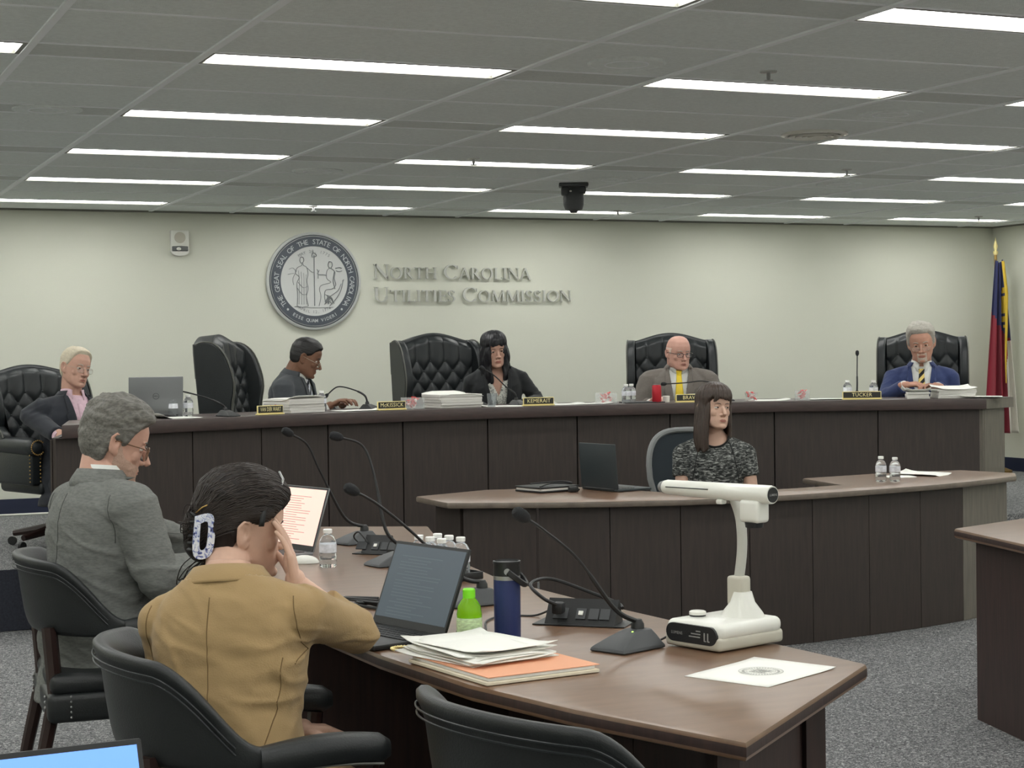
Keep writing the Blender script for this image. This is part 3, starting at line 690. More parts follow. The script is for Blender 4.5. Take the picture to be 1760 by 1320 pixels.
# ================================================================== EXECUTIVE CHAIRS
def tuft(x, z):
    p, q = x/.058, z/.072
    return np.sqrt(np.abs(np.sin(PI*(p+q)/2)*np.sin(PI*(p-q)/2)))
def channel(x): return np.abs(np.sin(PI*(x/.058)/2+PI/2*CHP))**.6
CHP = 0
def exec_chair(x, y, hd, tilt, label, height=1.27, seed=0):
    r = empty('wingback_chair', (x, y, DAIS), -math.radians(hd), label, 'chair', 'tufted wingback chairs behind the bench')
    s = height/1.27
    for k in range(5):
        a = k*2*PI/5+.3
        MB().tube([(0, 0, .12), (.16*math.cos(a), .16*math.sin(a), .095), (.30*math.cos(a), .30*math.sin(a), .075)], [.03, .026, .018], 8).build('base_arm', WOODLEG, r)
        MB().lathe([(.026, -.011), (.028, 0), (.026, .011)], (0, 0, 0), n=14, R=[[0, 0, 1], [0, 1, 0], [-1, 0, 0]]).build('caster', BLACK, r, loc=(.31*math.cos(a), .31*math.sin(a), .029), rz=a+PI/2)
    MB().lathe([(.035, .10), (.035, .30), (.05, .32), (.12, .335)], n=18).build('column', BLACK, r)
    MB().rbox((0, .02, .375), (.54, .50, .08), .03, 3).rbox((0, .03, .43), (.48, .48, .07), .034, 4).build('seat', LEATHER, r)
    ct_, st_ = math.cos(tilt), math.sin(tilt)
    def T(P):
        P = np.array(P, float); q = P.copy(); dz = P[..., 2]-.42; dy = P[..., 1]+.20
        q[..., 1] = -.20+dy*ct_-dz*st_; q[..., 2] = .42+dy*st_+dz*ct_; return q
    nx, nz = 80, 110; W = .255
    def topz(x): return (1.205+.058*np.cos(np.clip(x/W, -1, 1)*PI/2)**1.2)*s
    zrow = .072*math.floor((1.125*s)/.072)
    def tfun(xx, z):
        k = float(sm(zrow-.012, zrow+.012, z)); return (1-k)*float(tuft(xx, z))+k*float(np.abs(np.sin(PI*(xx/.058+zrow/.072)/2))**.6)
    F = []
    for j in range(nz+1):
        row = []
        for i in range(nx+1):
            xx = -W+2*W*i/nx; z = .40+(topz(xx)-.40)*j/nz; e = sm(0, .07, topz(xx)-z)
            row.append((xx, -.225+.03*(1-abs(xx/W)**2)*0+.025+.021*tfun(xx, z)*sm(.012, .07, topz(xx)-z)-.035*(1-e)+.03*(xx/W)**2, z))
        F.append(row)
    B = [[(p[0], -.33+.02*(1-(p[0]/W)**2)*-1, p[2]) for p in rw] for rw in F]
    mb = MB(); mb.grid(T(F)); nb = len(mb.v); mb.grid(T(B), flip=True)
    n = nx+1
    for i in range(nx): a0 = nz*n+i; mb.f.append((a0, a0+1, nb+a0+1, nb+a0)); mb.m.append(0)
    for j in range(nz):
        for i, fl_ in ((0, 1), (nx, 0)):
            a0 = j*n+i; q = (a0, a0+n, nb+a0+n, nb+a0); mb.f.append(q[::-1] if fl_ else q); mb.m.append(0)
    mb.build('backrest', LEATHER, r, smooth=70)
    mbb = MB()
    for iz in range(5, 18):
        for ix in range(-5, 6):
            if (ix+iz) % 2: continue
            xx, z = ix*.058, iz*.072
            if abs(xx) < W-.03 and .45 < z < zrow+.01: mbb.ell(T([(xx, -.198+.03*(xx/W)**2, z)])[0], (.007, .005, .007), 8, 6)
    if mbb.v: tag(mbb.build('button', LEATHER, r), kind='stuff')
    for sx in (-1, 1):
        # wing: rounded slab profile (y,z) swept in x
        prof = [(-.33, .62), (-.32, 1.15*s), (-.30, 1.20*s), (-.24, 1.212*s), (-.17, 1.19*s), (-.11, 1.12*s), (-.075, 1.0*s), (-.07, .90*s), (-.095, .80*s), (-.10, .72), (-.03, .655), (-.03, .60)]
        q = [p for p in catmull([np.array(p) for p in prof], 3)]
        mb = MB(); lay = []
        for xo, k in ((0, .93), (.004, .985), (.018, 1.0), (.045, 1.0), (.058, .985), (.063, .93)):
            cy, cz = -.2, .88*s; lay.append(T([(sx*(W-.008+xo+.02*sm(-.3, -.08, p[0])), cy+(p[0]-cy)*k, cz+(p[1]-cz)*(1-(1-k)*.4)) for p in q]))
        mb.grid(lay, wrap=True, flip=(sx > 0)); m = len(q)
        mb.f.append(tuple(range(m)) if sx < 0 else tuple(range(m))[::-1]); mb.m.append(0); o_ = 5*m
        mb.f.append(tuple(range(o_, o_+m))[::-1] if sx < 0 else tuple(range(o_, o_+m))); mb.m.append(0)
        wg = mb.build('wing', LEATHER, r, smooth=60)
        pp = T([(sx*(W+.05+.02*sm(-.3, -.08, p[0])), p[0]+.003, p[1]) for p in q[2:32]])
        MB().tube(pp, .0045, 6).build('piping', PIPING, wg)
        # arm with rolled front
        mb = MB(); mb.rbox((sx*.285, .03, .50), (.075, .46, .22), .02); mb.cap((sx*.29, -.20, .62), (sx*.295, .25, .615), .052, .054, 16)
        am = mb.build('arm', LEATHER, r, smooth=60)
        mb = MB()
        for k in range(18):
            a = -2.4+k*.28
            mb.ell((sx*.294+.042*math.cos(a), .302, .615+.042*math.sin(a)), (.005, .004, .005), 6, 4)
        for k in range(8): mb.ell((sx*.294+.034, .263, .57-k*.022), (.005, .004, .005), 6, 4); mb.ell((sx*.294-.034, .263, .57-k*.022), (.005, .004, .005), 6, 4)
        tag(mb.build('nailhead', BRASS, am), kind='stuff')
    return r

# ================================================================== BARREL ARMCHAIRS
def barrel_chair(x, y, hd, label, top=.83):
    r = empty('barrel_armchair', (x, y, 0), -math.radians(hd), label, 'chair', 'black leather armchairs at the counsel table')
    MB().rbox((0, .02, .455), (.50, .48, .07), .03, 4).build('seat', LEATHER2, r)
    MB().rbox((0, .02, .385), (.52, .50, .09), .02, 3).build('seat_apron', LEATHER2, r)
    mb = MB()
    for k in range(5):
        for sx in (-1, 1):
            mb.ell((sx*.265, -.16, .36+k*.016), (.004, .004, .004), 6, 4); mb.ell((sx*.20, -.232, .35+k*.017), (.005, .005, .005), 6, 4); mb.ell((sx*.265, .18, .36+k*.016), (.004, .004, .004), 6, 4)
    tag(mb.build('nailhead', SILVER, r), kind='stuff')
    # wrap-around back band
    n = 61; R1, R2 = .300, .238; rings = []; seamp = [[], []]
    for i in range(n):
        th = math.radians(-98+196*i/(n-1)); k = sm(math.radians(44), math.radians(92), abs(th)); k = float(k)
        zt = top+.02*math.cos(th)**2-(top-.655)*k; zb = .605+.0*k
        th_ = .055*(1-k)+.038*k
        cx, cy = math.sin(th), -math.cos(th)
        ring = []; hgt = (zt-zb)/2; cz = (zt+zb)/2; m = 22
        lean = .035
        for j in range(m):
            a = 2*PI*j/m; ca, sa = math.cos(a), math.sin(a)
            rr = th_/2*math.copysign(abs(ca)**.75, ca); zz = hgt*math.copysign(abs(sa)**.55, sa)
            out = lean*((cz+zz-zb)/.25)*(1-k)
            # the top rolls outward
            roll = .022*(1-k)*sm(.55, 1, zz/hgt)
            ring.append(((R1+rr+out+roll)*cx, (R2+rr+out+roll)*cy, cz+zz))
        rings.append(ring)
        for q, zo in ((0, zt-.030), (1, zt-.044)):
            out = lean*((zo-zb)/.25)*(1-k)
            if 6 <= i <= n-7: seamp[q].append(((R1+th_/2+out+.0125*(1-k))*cx, (R2+th_/2+out+.0125*(1-k))*cy, zo))
    mb = MB(); mb.grid(rings, wrap=True); m = 22
    mb.f.append(tuple(range(m))[::-1]); mb.m.append(0); mb.f.append(tuple(range((n-1)*m, n*m))); mb.m.append(0)
    bk = mb.build('backrest', LEATHER2, r, smooth=60)
    for sp in seamp: MB().tube(sp, .0022, 6).build('seam', LEATHER, bk)
    for sx in (-1, 1):
        P = []
        for t in np.linspace(0, 1, 14):
            yy = .0+.28*t; xx = .300-.015*t*t; wd_ = .030+.012*math.sin(PI*t); hh = .030+.004*math.sin(PI*t); zc = .625+.012*math.sin(PI*t*.9)
            if t > .95: wd_ *= .6; hh *= .6
            P.append([(sx*(xx+wd_*math.copysign(abs(math.cos(a))**.8, math.cos(a))), yy, zc+hh*math.copysign(abs(math.sin(a))**.8, math.sin(a))) for a in np.linspace(0, 2*PI, 17)[:-1]])
        mb = MB(); mb.grid(P, wrap=True, flip=(sx > 0)); mb.f.append(tuple(range(16))); mb.m.append(0); mb.f.append(tuple(range(13*16, 14*16))[::-1]); mb.m.append(0)
        am = mb.build('arm', LEATHER2, r, smooth=60)
        MB().tube([(sx*(.300-.015*t*t+.028), .28*t, .600+.01*math.sin(PI*t)) for t in np.linspace(0, .93, 12)], .003, 6).build('piping', PIPING, am)
        MB().tube([(sx*.285, .24, .60), (sx*.268, .22, .42), (sx*.258, .215, .2), (sx*.256, .22, .002)], [.019, .022, .02, .016], 8).build('leg', WOODLEG, r)
        MB().tube([(sx*.19, -.215, .63), (sx*.20, -.20, .42), (sx*.215, -.25, .2), (sx*.225, -.29, .002)], [.024, .024, .021, .017], 8).build('leg', WOODLEG, r)
        MB().tube([(sx*.30, .02, .60), (sx*.268, .0, .42)], [.018, .02], 8).build('arm_post', WOODLEG, r)
    return r

exec_chair(*at(98, 10.66), 160, .18, 'tufted black wingback chair at the far left of the bench, leaning back', 1.12)
exec_chair(*at(458, 11.62), 122, .10, 'black wingback chair seen from its side below the wall seal', 1.29)
exec_chair(*at(784, 12.22), 172, .10, 'deeply tufted black wingback chair left of the dark-haired woman', 1.29)
exec_chair(*at(1158, 12.62), 204, .08, 'black wingback chair behind the bald man', 1.27)
exec_chair(*at(1586, 12.78), 216, .08, 'black wingback chair behind the man in the blue suit', 1.27)
barrel_chair(1.055, 5.78, 93, 'black leather armchair under the man in the grey suit')
barrel_chair(.975, 3.86, 95, 'black leather armchair under the woman in the tan jacket')
barrel_chair(1.41, 2.93, 78, 'empty black leather armchair at the near end of the table')

# mesh-back task chair of the witness
mc = empty('task_chair', (*at(1205, 9.75), 0), -math.radians(196), 'grey mesh-back office chair under the witness', 'chair')
MB().rbox((0, 0, .43), (.50, .48, .07), .03, 4).build('seat', DGREY, mc)
MB().lathe([(.03, .07), (.03, .40)], n=14).build('column', BLACK, mc)
for k in range(5):
    a = k*2*PI/5; MB().tube([(0, 0, .10), (.3*math.cos(a), .3*math.sin(a), .06)], [.028, .018], 8).build('base_arm', BLACK, mc)
    MB().lathe([(.026, -.011), (.028, 0), (.026, .011)], n=12, R=[[0, 0, 1], [0, 1, 0], [-1, 0, 0]]).build('caster', BLACK, mc, loc=(.3*math.cos(a), .3*math.sin(a), .029), rz=a)
fr = []
for a in np.linspace(0, 2*PI, 49)[:-1]:
    xx = .245*math.copysign(abs(math.cos(a))**.62, math.cos(a)); zz = .74+.27*math.copysign(abs(math.sin(a))**.62, math.sin(a)); k = (zz-.47)/.54
    xx *= .72+.28*sm(0, .6, k); fr.append((xx, -.26-.09*k+.9*xx*xx, zz))
fo = MB().tube(fr, .017, 8, closed=True).build('back_frame', GREY, mc)
P = []
for t in np.linspace(0, 1, 14):
    row = []
    for q in range(len(fr)//2+1):
        a_ = fr[(12+q) % 48]; b_ = fr[(12-q) % 48]; row.append(tuple(np.array(a_)*(1-t)+np.array(b_)*t-np.array([0, .9*(np.array(a_)[0]**2-((1-2*t)*a_[0])**2), 0])*1))
    P.append(row)
mo = MB().grid(P).build('back_mesh', mat('mesh_fabric', (46, 54, 60), .8, bump=.4, bscale=900), mc)
MB().tube([(0, 0, .40), (0, -.28, .45), (0, -.31, .60)], .02, 8).build('back_support', BLACK, mc)
# chair just visible past the right table
rc = empty('task_chair', (5.52, 6.40, 0), -math.radians(20), 'dark grey office chair barely visible past the right table', 'chair')
MB().rbox((0, 0, .43), (.48, .46, .07), .03, 4).build('seat', mat('blue_grey_fabric', (86, 90, 98), .9), rc)
MB().lathe([(.03, .07), (.03, .40)], n=14).build('column', BLACK, rc)
MB().rbox((0, -.25, .60), (.44, .06, .27), .03, 4).build('backrest', MATS['blue_grey_fabric'], rc)
MB().tube([(0, 0, .40), (0, -.25, .42), (0, -.29, .55)], .018, 8).build('back_support', BLACK, rc)
for k in range(5):
    a = k*2*PI/5+.2; MB().tube([(0, 0, .10), (.28*math.cos(a), .28*math.sin(a), .06)], [.028, .018], 8).build('base_arm', BLACK, rc)
    MB().lathe([(.024, -.011), (.026, 0), (.024, .011)], n=12, R=[[0, 0, 1], [0, 1, 0], [-1, 0, 0]]).build('caster', BLACK, rc, loc=(.28*math.cos(a), .28*math.sin(a), .027), rz=a)
# ================================================================== OBJECTS ON THE TABLES
TZ = .751
def mic(x, y, hd, tip, bend, label, z=TZ, small=False, lamp=False):
    """hd: heading of the base's sloping front; tip, bend: offsets (x,y,z) from the base point"""
    r = empty('gooseneck_microphone', (x, y, z), -math.radians(hd), label, 'microphone', 'gooseneck microphones')
    k = .8 if small else 1.0
    mb = MB()
    lay = []
    for zz, a, b, c_ in ((0, .062, -.055, .095), (.007, .062, -.055, .095), (.014, .055, -.052, .085), (.030, .040, -.050, .045), (.044, .026, -.046, .0)):
        lay.append([(-a*k, b*k, zz*k), (a*k, b*k, zz*k), (a*.85*k, c_*k, zz*k), (-a*.85*k, c_*k, zz*k)])
    mb.grid(lay, wrap=True); mb.f += [(3, 2, 1, 0), (16, 17, 18, 19)]; mb.m += [0, 0]
    b = mb.build('base', DGREY if not small else BLACK, r, smooth=25)
    bv = b.modifiers.new('b', 'BEVEL'); bv.width = .004; bv.segments = 2
    MB().lathe([(.017*k, .035*k), (.016*k, .055*k), (.010*k, .066*k)], (0, -.025*k, 0), n=16).build('socket', BLACK, r)
    c, s = math.cos(math.radians(hd)), math.sin(math.radians(hd))
    def loc(p): return np.array([p[0]*c-p[1]*s, p[0]*s+p[1]*c, p[2]])
    B0 = np.array([0, -.025*k, .06*k]); Tp = loc(tip); Bd = [loc(q) for q in bend]
    path = catmull([B0]+Bd+[Tp], 8)
    MB().tube(path, [.0062 if i < 14 else .0042 for i in range(len(path))], 8).build('gooseneck', BLACK, r)
    d = path[-1]-path[-3]; d /= np.linalg.norm(d); e = path[-1]
    hl = .045*k
    MB().tube([e-d*.004, e, e+d*.006, e+d*hl*.4, e+d*hl*.8, e+d*hl*.97, e+d*hl], [.005*k, .009*k, .013*k, .016*k, .015*k, .009*k, .003*k], 12).build('foam_head', BLACKM, r)
    if lamp: MB().ell((-.012, .01, .040), (.003, .003, .002), 8, 6).build('indicator', mat('green_led', (170, 255, 90), .3, emit=2.0), r)
    return r
mic(1.93, 3.79, 245, (-.28, -.03, .325), [(-.05, -.01, .10), (-.15, -.02, .225), (-.235, -.025, .295)], 'gooseneck microphone nearest the viewer, next to the document camera', lamp=True)
mic(1.875, 4.66, 262, (-.36, -.05, .335), [(-.05, -.005, .085), (-.20, -.03, .22), (-.30, -.04, .30)], 'gooseneck microphone behind the lime-green bottle')
mic(2.10, 6.38, 250, (-.27, -.05, .42), [(-.06, -.01, .10), (-.16, -.03, .28), (-.21, -.04, .38)], 'gooseneck microphone farthest along the counsel table')
mic(1.99, 5.66, 258, (-.15, .10, .43), [(-.03, .01, .12), (-.05, .06, .30), (-.08, .09, .40)], 'gooseneck microphone behind the dark laptop, partly hidden')

def water(x, y, z, label, h=.128, group='small clear water bottles', s=1.0, fill=.07):
    r = empty('water_bottle', (x, y, z), 0, label, 'bottle', group)
    R_ = .029*s
    pr = [(R_*.8, 0), (R_, .006), (R_, .022), (R_*.95, .026), (R_, .030), (R_, .042), (R_*.96, .046), (R_, .050), (R_, .078), (R_*.93, .092), (R_*.66, .104), (R_*.42, .110), (R_*.40, h-.012)]
    MB().lathe([(a, b*h/.128) for a, b in pr], n=20).build('bottle_body', GLASS, r)
    MB().lathe([(R_*1.01, .050*h/.128), (R_*1.015, .051*h/.128), (R_*1.015, .077*h/.128), (R_*1.01, .078*h/.128)], n=20).build('paper_label', LABELW, r)
    MB().lathe([(R_*.50, h-.014), (R_*.52, h-.002), (R_*.45, h)], n=18).build('cap', CAP, r)
    return r
water(1.767, 5.707, TZ, 'clear water bottle on the table between the two laptops', .128)

# lime bottle
g = empty('soda_bottle', (1.595, 4.00, TZ), 0, 'lime-green drink bottle with bright green cap on the counsel table', 'bottle')
MB().lathe([(.024, 0), (.030, .008), (.031, .025), (.0305, .070), (.031, .077), (.028, .098), (.019, .112), (.0135, .119), (.0125, .124)], n=28).build('bottle_body', LIMEG, g)
lb = MB().lathe([(.0312, .022), (.0316, .023), (.0316, .069), (.0312, .070)], n=28).build('printed_label', mat('green_label', (186, 208, 160), .5, var=.25, vscale=90, stretch=(1, 1, 3)), g)
MB().lathe([(.0150, .117), (.0155, .119), (.0155, .137), (.013, .140)], n=24).build('cap', LIME, g)

t = empty('tumbler', (1.715, 4.045, TZ), 0, 'tall navy blue insulated tumbler with black lid and strap handle', 'tumbler')
MB().lathe([(.030, 0), (.033, .003), (.0335, .15), (.033, .153)], n=32).build('tumbler_body', NAVYB, t)
MB().lathe([(.0335, .150), (.0338, .156), (.0335, .160)], n=32).build('steel_band', SILVER, t)
MB().lathe([(.0335, .158), (.0335, .188), (.0345, .190), (.0345, .196), (.031, .197), (.030, .193), (0, .193)], n=32).build('lid', BLACK, t)
v = np.array([-.5, -.86, 0]); MB().lathe([(.008, 0), (.008, .005), (0, .006)], (-.5*.033*1.0+.006, -.86*.033, .172), n=14, R=[[.86, 0, -.5], [-.5, 0, -.86], [0, 1, 0]]).build('lid_stud', SILVER, t)
pts = catmull([(-.012, -.036, .172), (.005, -.040, .158), (.030, -.036, .140), (.046, -.015, .138), (.046, .012, .152), (.030, .022, .170)], 6)
MB().tube(pts, .0048, 8, flat=1.6).build('strap_handle', BLACK, t)

def laptop(name, x, y, z, hd, wd_, dp, hh, angle, body, screen, label, logo=None, keys=True, lines=None):
    """hinge centre at x,y; user sits on local -Y"""
    r = empty(name, (x, y, z), -math.radians(hd), label, 'laptop')
    b = MB().rbox((0, -dp/2, .007), (wd_, dp, .013), .004, 2).build('keyboard_deck', body, r)
    if keys:
        mb = MB()
        for j in range(5):
            for i in range(14): mb.box((-wd_*.42+i*wd_*.84/13, -dp*.16-j*.019, .0148), (wd_*.84/13-.003, .0155, .0022))
        tag(mb.build('key', BLACK, b, smooth=None), kind='stuff')
        MB().box((0, -dp*.76, .0138), (.105, .07, .0012)).build('touchpad', DGREY if body != LAPG else SILVER, b, smooth=None)
    a = math.radians(angle-90)
    R = [[1, 0, 0], [0, math.cos(a), math.sin(a)], [0, -math.sin(a), math.cos(a)]]
    c = np.array([0, 0, .012])
    def Q(p): return np.array(R)@np.array(p)+c
    ld = MB().rbox(Q((0, 0, hh/2)), (wd_, .007, hh), .003, 2, R=R).build('screen_lid', body, r)
    MB().box(Q((0, -.0038, hh/2)), (wd_-.004, .0012, hh-.004), R=R).build('bezel', BLACK, ld, smooth=None)
    MB().box(Q((0, -.0046, hh/2+.006)), (wd_-.016, .0012, hh-.03), R=R).build('display', screen, ld, smooth=None)
    if lines:
        mb = MB(); rs = random.Random(4)
        for j in range(20):
            ww = rs.uniform(.35, .75)*(wd_-.06); mb.box(Q((-wd_*.35+ww/2+rs.choice((0, 0, .03)), -.0054, .03+j*(hh-.06)/20)), (ww, .0004, .0022), R=R)
        mb.build('screen_text', lines, ld, smooth=None)
    MB().tube([(-wd_*.4, 0, .011), (wd_*.4, 0, .011)], .005, 8).build('hinge', BLACK, r)
    if logo: logo(ld, Q, R, wd_, hh)
    return r
SCRD = mat('dim_screen', (64, 74, 82), .3, emit=.35); SCRP = mat('document_screen', (250, 222, 208), .4, emit=.32); SCRB = mat('blue_screen', (96, 140, 220), .4, emit=.9)
TXT1 = mat('screen_text_dark', (190, 150, 140), .6, emit=.3); TXT2 = mat('screen_text_dim', (84, 94, 100), .6, emit=.3)
laptop('laptop', 1.522, 4.238, TZ, 74, .315, .215, .225, 112, BLACK, SCRD, 'black laptop with a dim screen open in front of the tan-jacket woman', lines=TXT2)
laptop('laptop', 1.775, 6.20, TZ, 74, .32, .22, .235, 108, LAPG, SCRP, 'silver laptop showing a pale document in front of the grey-suited man', lines=TXT1)
def dell(ld, Q, R, w_, h_):
    MB().tube([Q((.017*math.cos(a), .0042, h_*.5+.017*math.sin(a))) for a in np.linspace(0, 2*PI, 25)[:-1]], .0013, 6, closed=True).build('logo', DGREY, ld)
    V, F = text('DELL', .012, 0, .0002); V = np.array([Q((-p[0], .0043, h_*.5+p[1])) for p in V]); raw('logo', V, F, DGREY, ld)
bx, by = at(267, 10.08)
laptop('laptop', bx, by, BT+.001, 186, .305, .21, .222, 100, LAPG, SCRD, 'grey laptop seen from its back on the bench, left end', logo=dell)
laptop('laptop', 3.975, 8.14, TZ, 258, .30, .22, .230, 94, mat('slate_plastic', (50, 57, 60), .45), SCRD, 'dark laptop on the witness desk seen from behind')

# mouse and cable
m_ = MB().ell((0, 0, 0), (.030, .052, .030), 20, 12); m_.v = [(x, y, max(z, 0)*.9) for x, y, z in m_.v]
o = m_.build('computer_mouse', WHITEP, None, loc=(1.73, 5.86, TZ), rz=1.1); tag(o, 'white computer mouse beside the water bottle on the table', 'mouse')
def cable(pts, r, m, label, name='cable', z=TZ):
    o = MB().tube(catmull([(p[0], p[1], p[2] if len(p) > 2 else r) for p in pts], 8), r, 8).build(name, m, None, loc=(0, 0, z)); return tag(o, label, 'cable')
rs = random.Random(5); pts = []
for k in range(15):
    a = k*2.5; pts.append((1.585+.050*math.cos(a)*(.6+.4*rs.random())-.01*math.sin(a), 4.775+.085*math.sin(a)*(.6+.4*rs.random()), .006+.016*rs.random()))
pts += [(1.60, 4.66, .004), (1.63, 4.56, .004), (1.66, 4.47, .004)]
cable(pts, .0042, BLACK, 'coiled black charging cable on the table behind the dark laptop')
cable([(1.64, 4.20), (1.655, 4.14), (1.675, 4.13), (1.69, 4.16), (1.72, 4.20), (1.76, 4.30), (1.80, 4.36), (1.86, 4.40), (1.93, 4.36), (1.96, 4.30, .03)], .0028, BLACK, 'thin black cable running behind the tumbler to the power outlet')
o = MB().tube([(1.835, 4.385, .006), (1.872, 4.415, .006)], .0062, 10).build('cable_adapter', WHITEP, None, loc=(0, 0, TZ)); tag(o, 'small white cable connector between tumbler and power outlet', 'connector')
cable([(2.0, 3.86), (2.03, 3.84), (2.06, 3.82, .02), (2.085, 3.79, .024), (2.09, 3.76, .02), (2.105, 3.745, .014)], .0025, BLACK, 'short black cable between microphone and document camera')

# pop-up power modules
def power(x, y, hd, label, w_=.19, cords=False):
    r = empty('power_module', (x, y, TZ), -math.radians(hd), label, 'power outlet')
    MB().rbox((0, 0, .0015), (w_+.06, .115, .003), .001, 1).build('flange', BLACK, r)
    mb = MB(); M = [[0, 0, 1, 0], [1, 0, 0, 0], [0, 1, 0, 0], [0, 0, 0, 1]]
    mb.prism([(-.045, .002), (.04, .002), (.012, .062), (.004, .064)], -w_/2, w_/2, M=M)
    h_ = mb.build('housing', BLACK, r, smooth=30)
    n = np.array([0, -.77, .63]); 
    for i, xx in enumerate((-.055, .0, .035, .065)):
        o_ = np.array([xx, -.026, .028]); R = [[1, 0, 0], [0, .63, -.77], [0, .77, .63]]
        MB().box(o_, (.026 if i else .04, .032, .004), R=R).build('socket', DGREY, h_, smooth=None)
    MB().box((0.0, -.0285, .0305), (.012, .012, .004), R=R).build('usb_port', WHITEP, h_, smooth=None)
    if cords:
        MB().rbox((-.055, -.048, .045), (.030, .034, .030), .006, 2).build('plug', BLACK, r)
        MB().tube(catmull([(-.055, -.06, .055), (-.085, -.085, .075), (-.13, -.05, .105), (-.10, .03, .110), (0, .055, .075), (.08, .04, .050), (.10, .02, .040)], 8), .0048, 8).build('power_cord', BLACK, r)
    else:
        MB().tube(catmull([(-.03, -.03, .04), (-.07, -.02, .075), (-.10, .0, .055), (-.075, .01, .03), (-.05, .02, .045)], 8), .003, 8).build('power_cord', BLACK, r)
    return r
power(1.995, 4.19, 42, 'black flip-up power outlet with looped cord on the counsel table', cords=True)
power(2.055, 6.02, 45, 'small black power outlet at the far part of the counsel table', .10)

# bracelet, paper stack, folders, seal print
o = MB().tube([(.026*math.cos(a), .026*math.sin(a), .0035) for a in np.linspace(0, 2*PI, 49)[:-1]], [.0032+.0009*math.sin(k*2.6) for k in range(48)], 8, closed=True).build('bracelet', GOLD, None, loc=(1.428, 4.02, TZ), rz=0); tag(o, 'gold beaded bracelet lying on the table by the papers', 'bracelet')
def sheet(w_, h_, seed, curl=.0, n=9):
    rs = np.random.RandomState(seed); P = []
    a, b = rs.uniform(-1, 1, 2)
    for i in range(n):
        row = []
        for j in range(n):
            u, v = i/(n-1)-.5, j/(n-1)-.5
            row.append((u*w_, v*h_, curl*(max(0, abs(u)-.3)*a*.1+max(0, abs(v)-.32)*.12*(1 if v*b > 0 else -.2))))
        P.append(row)
    return P
def paper(name, x, y, z, rz, seed, curl, label=None, m=PAPER, parent=None, w_=.216, h_=.279, th=.0008, group=None):
    o = MB().grid(sheet(w_, h_, seed, curl)).build(name, m, parent, smooth=180, loc=(x, y, z), rz=rz); s = o.modifiers.new('s', 'SOLIDIFY'); s.thickness = th; s.offset = 1
    if label: tag(o, label, 'paper', group)
    return o
f1 = empty('folder', (1.550, 3.69, TZ), math.radians(8), 'orange file folder with papers under the loose white sheets', 'folder')
MB().rbox((0, 0, .004), (.29, .36, .007), .001, 1).build('back_cover', MANILA2, f1); MB().rbox((.0, 0, .0115), (.275, .345, .007), .001, 1).build('paper_block', PAPER2, f1)
MB().box((.006, .004, .0162), (.288, .355, .0015)).build('front_cover', MANILA, f1, smooth=None)
st = empty('paper_stack', (1.535, 3.78, TZ+.0185), math.radians(14), 'untidy stack of loose white papers on top of the orange folder', 'papers')
for k in range(11):
    rs = random.Random(k); paper('sheet', rs.uniform(-.032, .032), rs.uniform(-.022, .022), .0022*k, rs.uniform(-.16, .16), k, .25 if k < 8 else .45, parent=st, th=.0016)
sp = paper('printed_sheet', 2.036, 3.370, TZ+.0006, math.radians(-64), 3, .12, 'white sheet printed with a round seal at the near end of the table')
mb = MB()
for rr, w_ in ((.049, .0016), (.046, .0007), (.033, .0009)): mb.tube([(rr*math.cos(a), rr*math.sin(a), .0018) for a in np.linspace(0, 2*PI, 49)[:-1]], w_*.5, 5, closed=True, flat=.3)
for k in range(40): a = k*2*PI/40; mb.box((.0395*math.cos(a), .0395*math.sin(a), .0016), (.006, .0028, .0003), rz=a)
for q in range(14): mb.tube([(.028*math.cos(q*1.3), .024*math.sin(q*2.1), .0018), (.018*math.cos(q*1.9+1), .020*math.sin(q*1.1), .0018), (.02*math.cos(q*.7), .024*math.sin(q*3.1+1), .0018)], .0009, 5, flat=.3)
mb.build('printed_seal', mat('faint_ink', (172, 172, 168), .8), sp)

# document camera
dc = empty('document_camera', (2.155, 3.735, TZ), math.atan2(-.954, .30), 'white document camera with a horizontal head on a curved arm', 'document camera')
MB().rbox((0, 0, .019), (.180, .232, .034), .010, 3).build('base', CREAM, dc)
MB().rbox((0, -.0, .046), (.182, .225, .040), .017, 4).build('base_cover', WHITEP, dc)
MB().prism([(.060*s_+.022*math.cos(q_), .037+.022*math.sin(q_)) for s_, r_ in ((1, -PI/2), (-1, PI/2)) for q_ in np.linspace(r_, r_+PI, 12)], -.1175, -.110, M=[[1, 0, 0, 0], [0, 0, 1, 0], [0, 1, 0, 0], [0, 0, 0, 1]]).build('front_panel', BLACK, dc)
mb = MB()
V, F = text('LUMENS', .010, 0); mb.add([(p[0]-.046, -.1180, .036+p[1]) for p in V], F)
for a_, b_, c_ in ((.012, .050, .014), (.004, .043, .030), (.000, .036, .036)): mb.box((a_+.012, -.118, b_-.004), (c_, .0006, .0026))
for k in (0, 1): mb.box((.044+.011*k, -.118, .034), (.0035, .0006, .020))
mb.box((.0465, -.118, .0245), (.006, .0006, .0025)); mb.box((.0575, -.118, .0245), (.006, .0006, .0025))
mb.build('front_print', mat('grey_print', (150, 150, 148), .5), dc, smooth=None)
MB().lathe([(.020, .064), (.020, .070)], (-.055, -.035, 0), n=24).build('dial', BLACK, dc); MB().lathe([(.021, .070), (.0205, .077), (.017, .079)], (-.055, -.035, 0), n=24).build('dial_cap', WHITEP, dc)
mb = MB().loft([(.055, .02, .045, .062, .052), (.075, .02, .045, .052, .042), (.10, .02, .045, .030, .028), (.125, .02, .045, .022, .022)], 24, 2.2); mb.build('arm_foot', WHITEP, dc)
MB().rbox((.008, .045, .125), (.048, .040, .075), .008, 3, ).build('arm_socket', CREAM, dc)
path = catmull([(.008, .045, .15), (.020, .045, .23), (.016, .045, .30), (-.002, .045, .345), (-.015, .043, .365)], 8)
